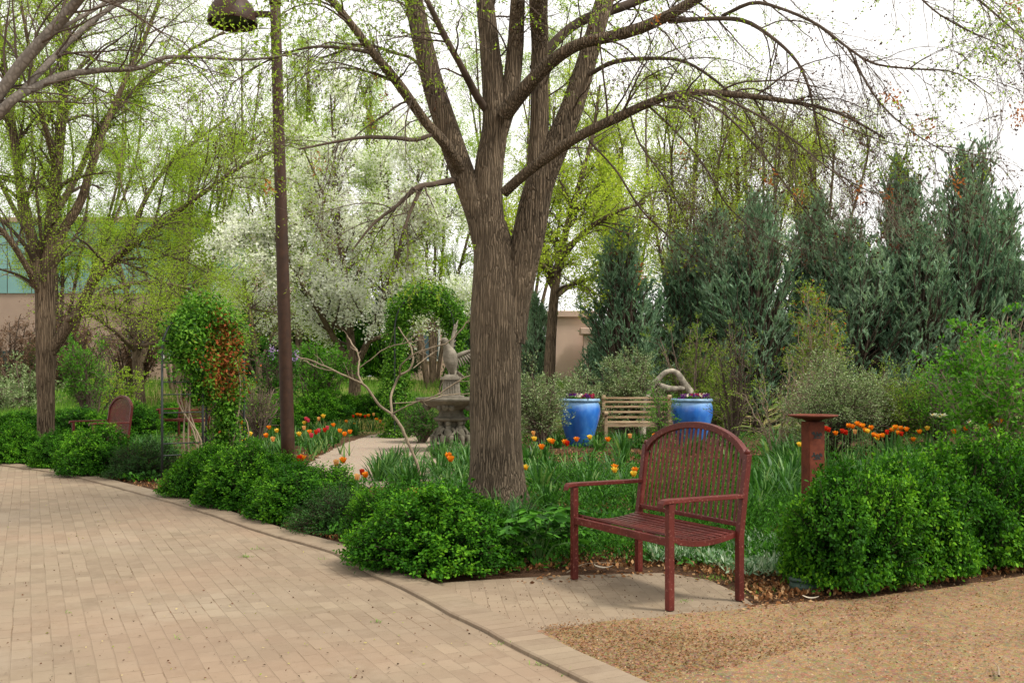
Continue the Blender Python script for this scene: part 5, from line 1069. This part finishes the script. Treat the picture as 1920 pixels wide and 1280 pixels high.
# peony-like broad leaved plants
def broad(px, py, s, seed, label):
    x, y = px2(px, py); r = rs(seed); t = thing('broad_leaved_plant', label, 'plant', (x, y, 0)); n = 26; a = r.uniform(0, 6.28, n); rr = r.uniform(.05, .28, n)*s
    top = np.c_[np.cos(a)*rr, np.sin(a)*rr, r.uniform(.18, .42, n)*s]; C = np.stack([np.zeros((n, 3)), top*.45+[0, 0, .08], top], 1); m = MB(); m.add(*tubes(C, np.full((n, 3), .004), 4)); m.obj('stems', M['stemgreen'], t)
    p = np.repeat(top, 7, 0); k = np.tile(np.arange(7), n); aa = np.repeat(a, 7)+(k-3)*.55; d = np.c_[np.cos(aa), np.sin(aa), -.15+.3*r.random(len(k))]
    m = MB(); m.add(*leaves(p, d, r.uniform(.09, .14, len(k))*s, r, .42, .3, True, nb=np.tile([0, 0, 1.], (len(k), 1)), curl=.15)); m.obj('leaves', M['cover'], t)
broad(1010, 1062, 1.05, 1, 'broad leaved peony-like plant between corner bush and red bench'); broad(1065, 1040, .9, 2, 'broad leaved plant behind the left front bench leg'); broad(958, 1066, .85, 3, 'low broad leaved plant touching the corner bush')

# ------------------------------------------------------------------ tulips, daffodils
def petal_mat(n, a, b): return leaf_mat(n, [a, b], .3, .5, .3, 1.2)
TC = {'orange': petal_mat('orange_petal', (.75, .16, .01), (.85, .34, .02)), 'red': petal_mat('red_petal', (.55, .02, .01), (.7, .06, .02)), 'yellow': petal_mat('yellow_petal', (.8, .5, .03), (.85, .62, .12)),
      'pink': petal_mat('pink_petal', (.65, .05, .12), (.75, .14, .2)), 'white': petal_mat('white_petal', (.75, .75, .6), (.82, .82, .75)), 'purple': petal_mat('purple_petal', (.14, .01, .06), (.22, .02, .1)), 'peach': petal_mat('peach_petal', (.8, .4, .12), (.85, .52, .25))}
def tulip_proto(c, seed, op=.5):
    r = rs(seed); t = thing('tulip' if c != 'white' else 'daffodil', 'x', 'flower'); h = .45
    m = MB(); m.add(*tubes(spline([[0, 0, 0], [.01, 0, h*.5], [0, .01, h]], 6), np.full(6, .005), 5)); m.obj('stem', M['stemgreen'], t)
    m = MB(); p = np.zeros((4, 3)); a = r.uniform(0, 6.28, 4); m.add(*blades(p, np.c_[np.cos(a)*.4, np.sin(a)*.4, np.ones(4)], r.uniform(.25, .36, 4), .035, r, 5, g=1.2)); m.obj('leaves', M['strap'], t)
    n = 10; a = np.arange(n)*2.4; rad = np.where(np.arange(n) < 6, op, op*.45); base = np.tile([0, .01, h-.01], (n, 1)); d = np.c_[np.cos(a)*rad, np.sin(a)*rad, np.ones(n)]
    m = MB(); m.add(*blades(base, d, .085, .055, r, 5, g=1., tipw=.4)); m.obj('bloom', TC[c], t)
    if c == 'white': m = MB(); lathe(m, [(.012, h-.005), (.018, h+.02), (.026, h+.035)], 12, (0, .01, 0)); m.obj('trumpet', TC['yellow'], t)
    return t
tl = [(457, 802, 'orange'), (460, 825, 'yellow'), (498, 815, 'orange'), (505, 800, 'orange'), (518, 806, 'yellow'), (512, 822, 'peach'), (470, 812, 'yellow'), (529, 797, 'red'), (578, 786, 'pink'), (573, 783, 'pink'), (570, 791, 'yellow'), (571, 801, 'peach'), (581, 808, 'orange'), (585, 815, 'pink'), (598, 806, 'pink'), (609, 805, 'red'), (613, 801, 'pink'), (607, 777, 'yellow'), (598, 783, 'peach'), (593, 809, 'red'),
      (638, 806, 'orange'), (645, 812, 'orange'), (655, 808, 'orange'), (662, 780, 'red'), (670, 776, 'orange'), (676, 777, 'orange'), (684, 780, 'red'), (691, 778, 'orange'), (700, 776, 'peach'), (706, 786, 'orange'), (712, 790, 'orange'), (718, 795, 'orange'), (664, 795, 'orange'), (568, 856, 'orange'), (562, 858, 'red'),
      (643, 861, 'orange'), (632, 866, 'peach'), (678, 882, 'red'), (671, 891, 'peach'), (684, 887, 'orange'), (839, 852, 'orange'), (846, 858, 'orange'), (780, 919, 'peach'), (893, 770, 'yellow'), (999, 811, 'peach'), (1003, 821, 'yellow'), (1030, 824, 'yellow'), (1036, 826, 'orange'), (1058, 827, 'orange'), (1064, 830, 'red'), (1227, 815, 'orange'), (1232, 818, 'orange'), (1154, 872, 'orange'), (1154, 878, 'yellow'), (1189, 878, 'orange'), (1189, 885, 'yellow'), (985, 873, 'yellow'),
      (1549, 797, 'red'), (1553, 800, 'red'), (1580, 803, 'red'), (1585, 806, 'red'), (1590, 792, 'orange'), (1598, 794, 'orange'), (1608, 788, 'orange'), (1612, 792, 'orange'), (1622, 802, 'orange'), (1628, 804, 'yellow'), (1638, 811, 'orange'), (1646, 813, 'orange'), (1655, 812, 'orange'), (1672, 803, 'orange'), (1680, 796, 'orange'), (1688, 799, 'orange'), (1684, 808, 'orange'), (1676, 798, 'yellow'), (1690, 810, 'red'), (1713, 822, 'orange'), (1645, 820, 'yellow'), (1690, 866, 'orange'), (1686, 871, 'orange'), (1757, 832, 'purple'), (1755, 838, 'purple'), (1838, 778, 'pink'), (1842, 782, 'pink'), (1870, 781, 'orange'), (1876, 784, 'orange'), (1500, 829, 'yellow'), (1566, 808, 'orange'), (1604, 806, 'peach'), (1618, 792, 'orange'), (1632, 796, 'orange'), (1664, 806, 'red'), (1700, 801, 'orange'), (1724, 806, 'orange'), (1738, 800, 'yellow'), (1788, 806, 'orange'), (1810, 800, 'orange'), (1856, 796, 'orange'), (1895, 792, 'red'), (1080, 822, 'orange'), (1105, 818, 'yellow'), (1140, 822, 'orange'), (1180, 816, 'peach'), (1016, 836, 'orange'), (455, 790, 'orange'), (484, 796, 'yellow'), (536, 812, 'orange'), (560, 812, 'yellow'), (625, 795, 'orange'), (650, 790, 'orange'),
      (1749, 771, 'white'), (1758, 773, 'white'), (1770, 771, 'white'), (1761, 776, 'white'), (1794, 778, 'white'), (1818, 786, 'white'), (1815, 783, 'white')]
protos = {}
wherep = lambda px, py: 'left of the path' if px < 620 and py < 850 else 'behind the gravel path' if px < 730 and py < 850 else 'in the front bed left of the big trunk' if px < 900 else 'in the bed before the blue pots' if px < 1110 else 'just left of the red bench back' if px < 1240 else 'behind the right hedge'
r = rs(700)
for (px, py, c) in tl:
    d = (12.6+.9*r.random()) if (px > 1480 and py < 850) else (10.8 if px > 1480 else None)
    if d is None:
        d = (EYE-.47)*F/(py-HZ) if py > 795 else 20.8
        d = 27.3 if (630 < px < 760 and py < 800) else min(d, 23.5 if px < 760 else 19.5)
    x = (px-960)/F*d; g0 = float(gz(x, d)); z = EYE-(py-HZ)/F*d; s = float(np.clip((z-g0)/.49, .6, 1.8))
    nm = 'daffodil' if c == 'white' else 'tulip'
    lb = f'{ {"peach":"pale peach","purple":"dark purple"}.get(c, c)} {nm} {wherep(px, py)}'
    ws = (.75 if px > 1480 else 1.) if d > 11.9 else .8
    if c not in protos: o = protos[c] = tulip_proto(c, len(protos)+5, 2.2 if c == 'white' else .8 if c in ('orange', 'yellow') else .5)
    else: o = dup(protos[c])
    o.location = (x, d, z-.49*s if s in (.6, 1.8) else g0); o.scale = (ws, ws, s); o.rotation_euler = (0, 0, r.uniform(0, 6)); o['label'] = lb
    for ch in o.children:
        if ch.name.startswith(('bloom', 'trumpet')): kk = ws/s; ch.scale = (1, 1, kk); ch.location = (0, 0, .45*(1-kk)); o['group'] = f'{c} {nm}s {wherep(px, py)}'

# small things on the ground
def valve():
    x, y = px2(1508, 1108); t = thing('valve_box', 'small green plastic irrigation box on the soil right of the bench', 'valve box', (x, y, 0))
    m = MB(); lathe(m, [(.001, 0), (.095, 0), (.085, .075), (.001, .075)], 28, sx=1.15); m.obj('body', M['valve'], t, bevel=0)
    m = MB(); lathe(m, [(.001, .075), (.09, .075), (.094, .085), (.09, .097), (.02, .1), (.001, .1)], 28, sx=1.15); m.obj('lid', M['valve'], t)
valve()
def curl(px, py, label, nm='dead_leaf', s=1., mt='paper'):
    x, y = px2(px, py); m = MB(); u = np.linspace(-1, 1, 9); w_ = .022*np.sqrt(1-(u*.97)**2); V = []
    for k, q in enumerate(u): V += [[q*.075, -w_[k], .012+.02*q*q], [q*.075, 0, .004+.02*q*q], [q*.075, w_[k], .014+.02*q*q]]
    f = [[k*3+j, k*3+3+j, k*3+4+j, k*3+1+j] for k in range(8) for j in (0, 1)]; m.add(np.array(V)*s, [np.array(f)]); o = m.obj(nm, M[mt]); o.location = (x, y, .02); o.rotation_euler = (0, 0, -.3); tag(o, label, 'leaf')
curl(1131, 1071, 'curled pale dry leaf on the soil behind the left front bench leg'); curl(1520, 1128, 'pale scrap lying in front of the green irrigation box', s=.7)
def stick(P_, label, rr=.006):
    m = MB(); C = spline(P_, 12); m.add(*tubes(C-C[0], np.linspace(rr, rr*.4, 12), 6)); o = m.obj('twig', M['cane']); o.location = C[0]; tag(o, label, 'twig')
stick([[*px2(1873, 1282), .04], [*px2(1872, 1268), .045], [*px2(1866, 1258), .04]], 'short bent pale stick on the granite in the bottom right corner')
stick([[*px2(1062, 1078), .02], [*px2(1100, 1068), .05], [*px2(1168, 1062), .03]], 'thin dry stick on the soil left of the bench legs', .004)
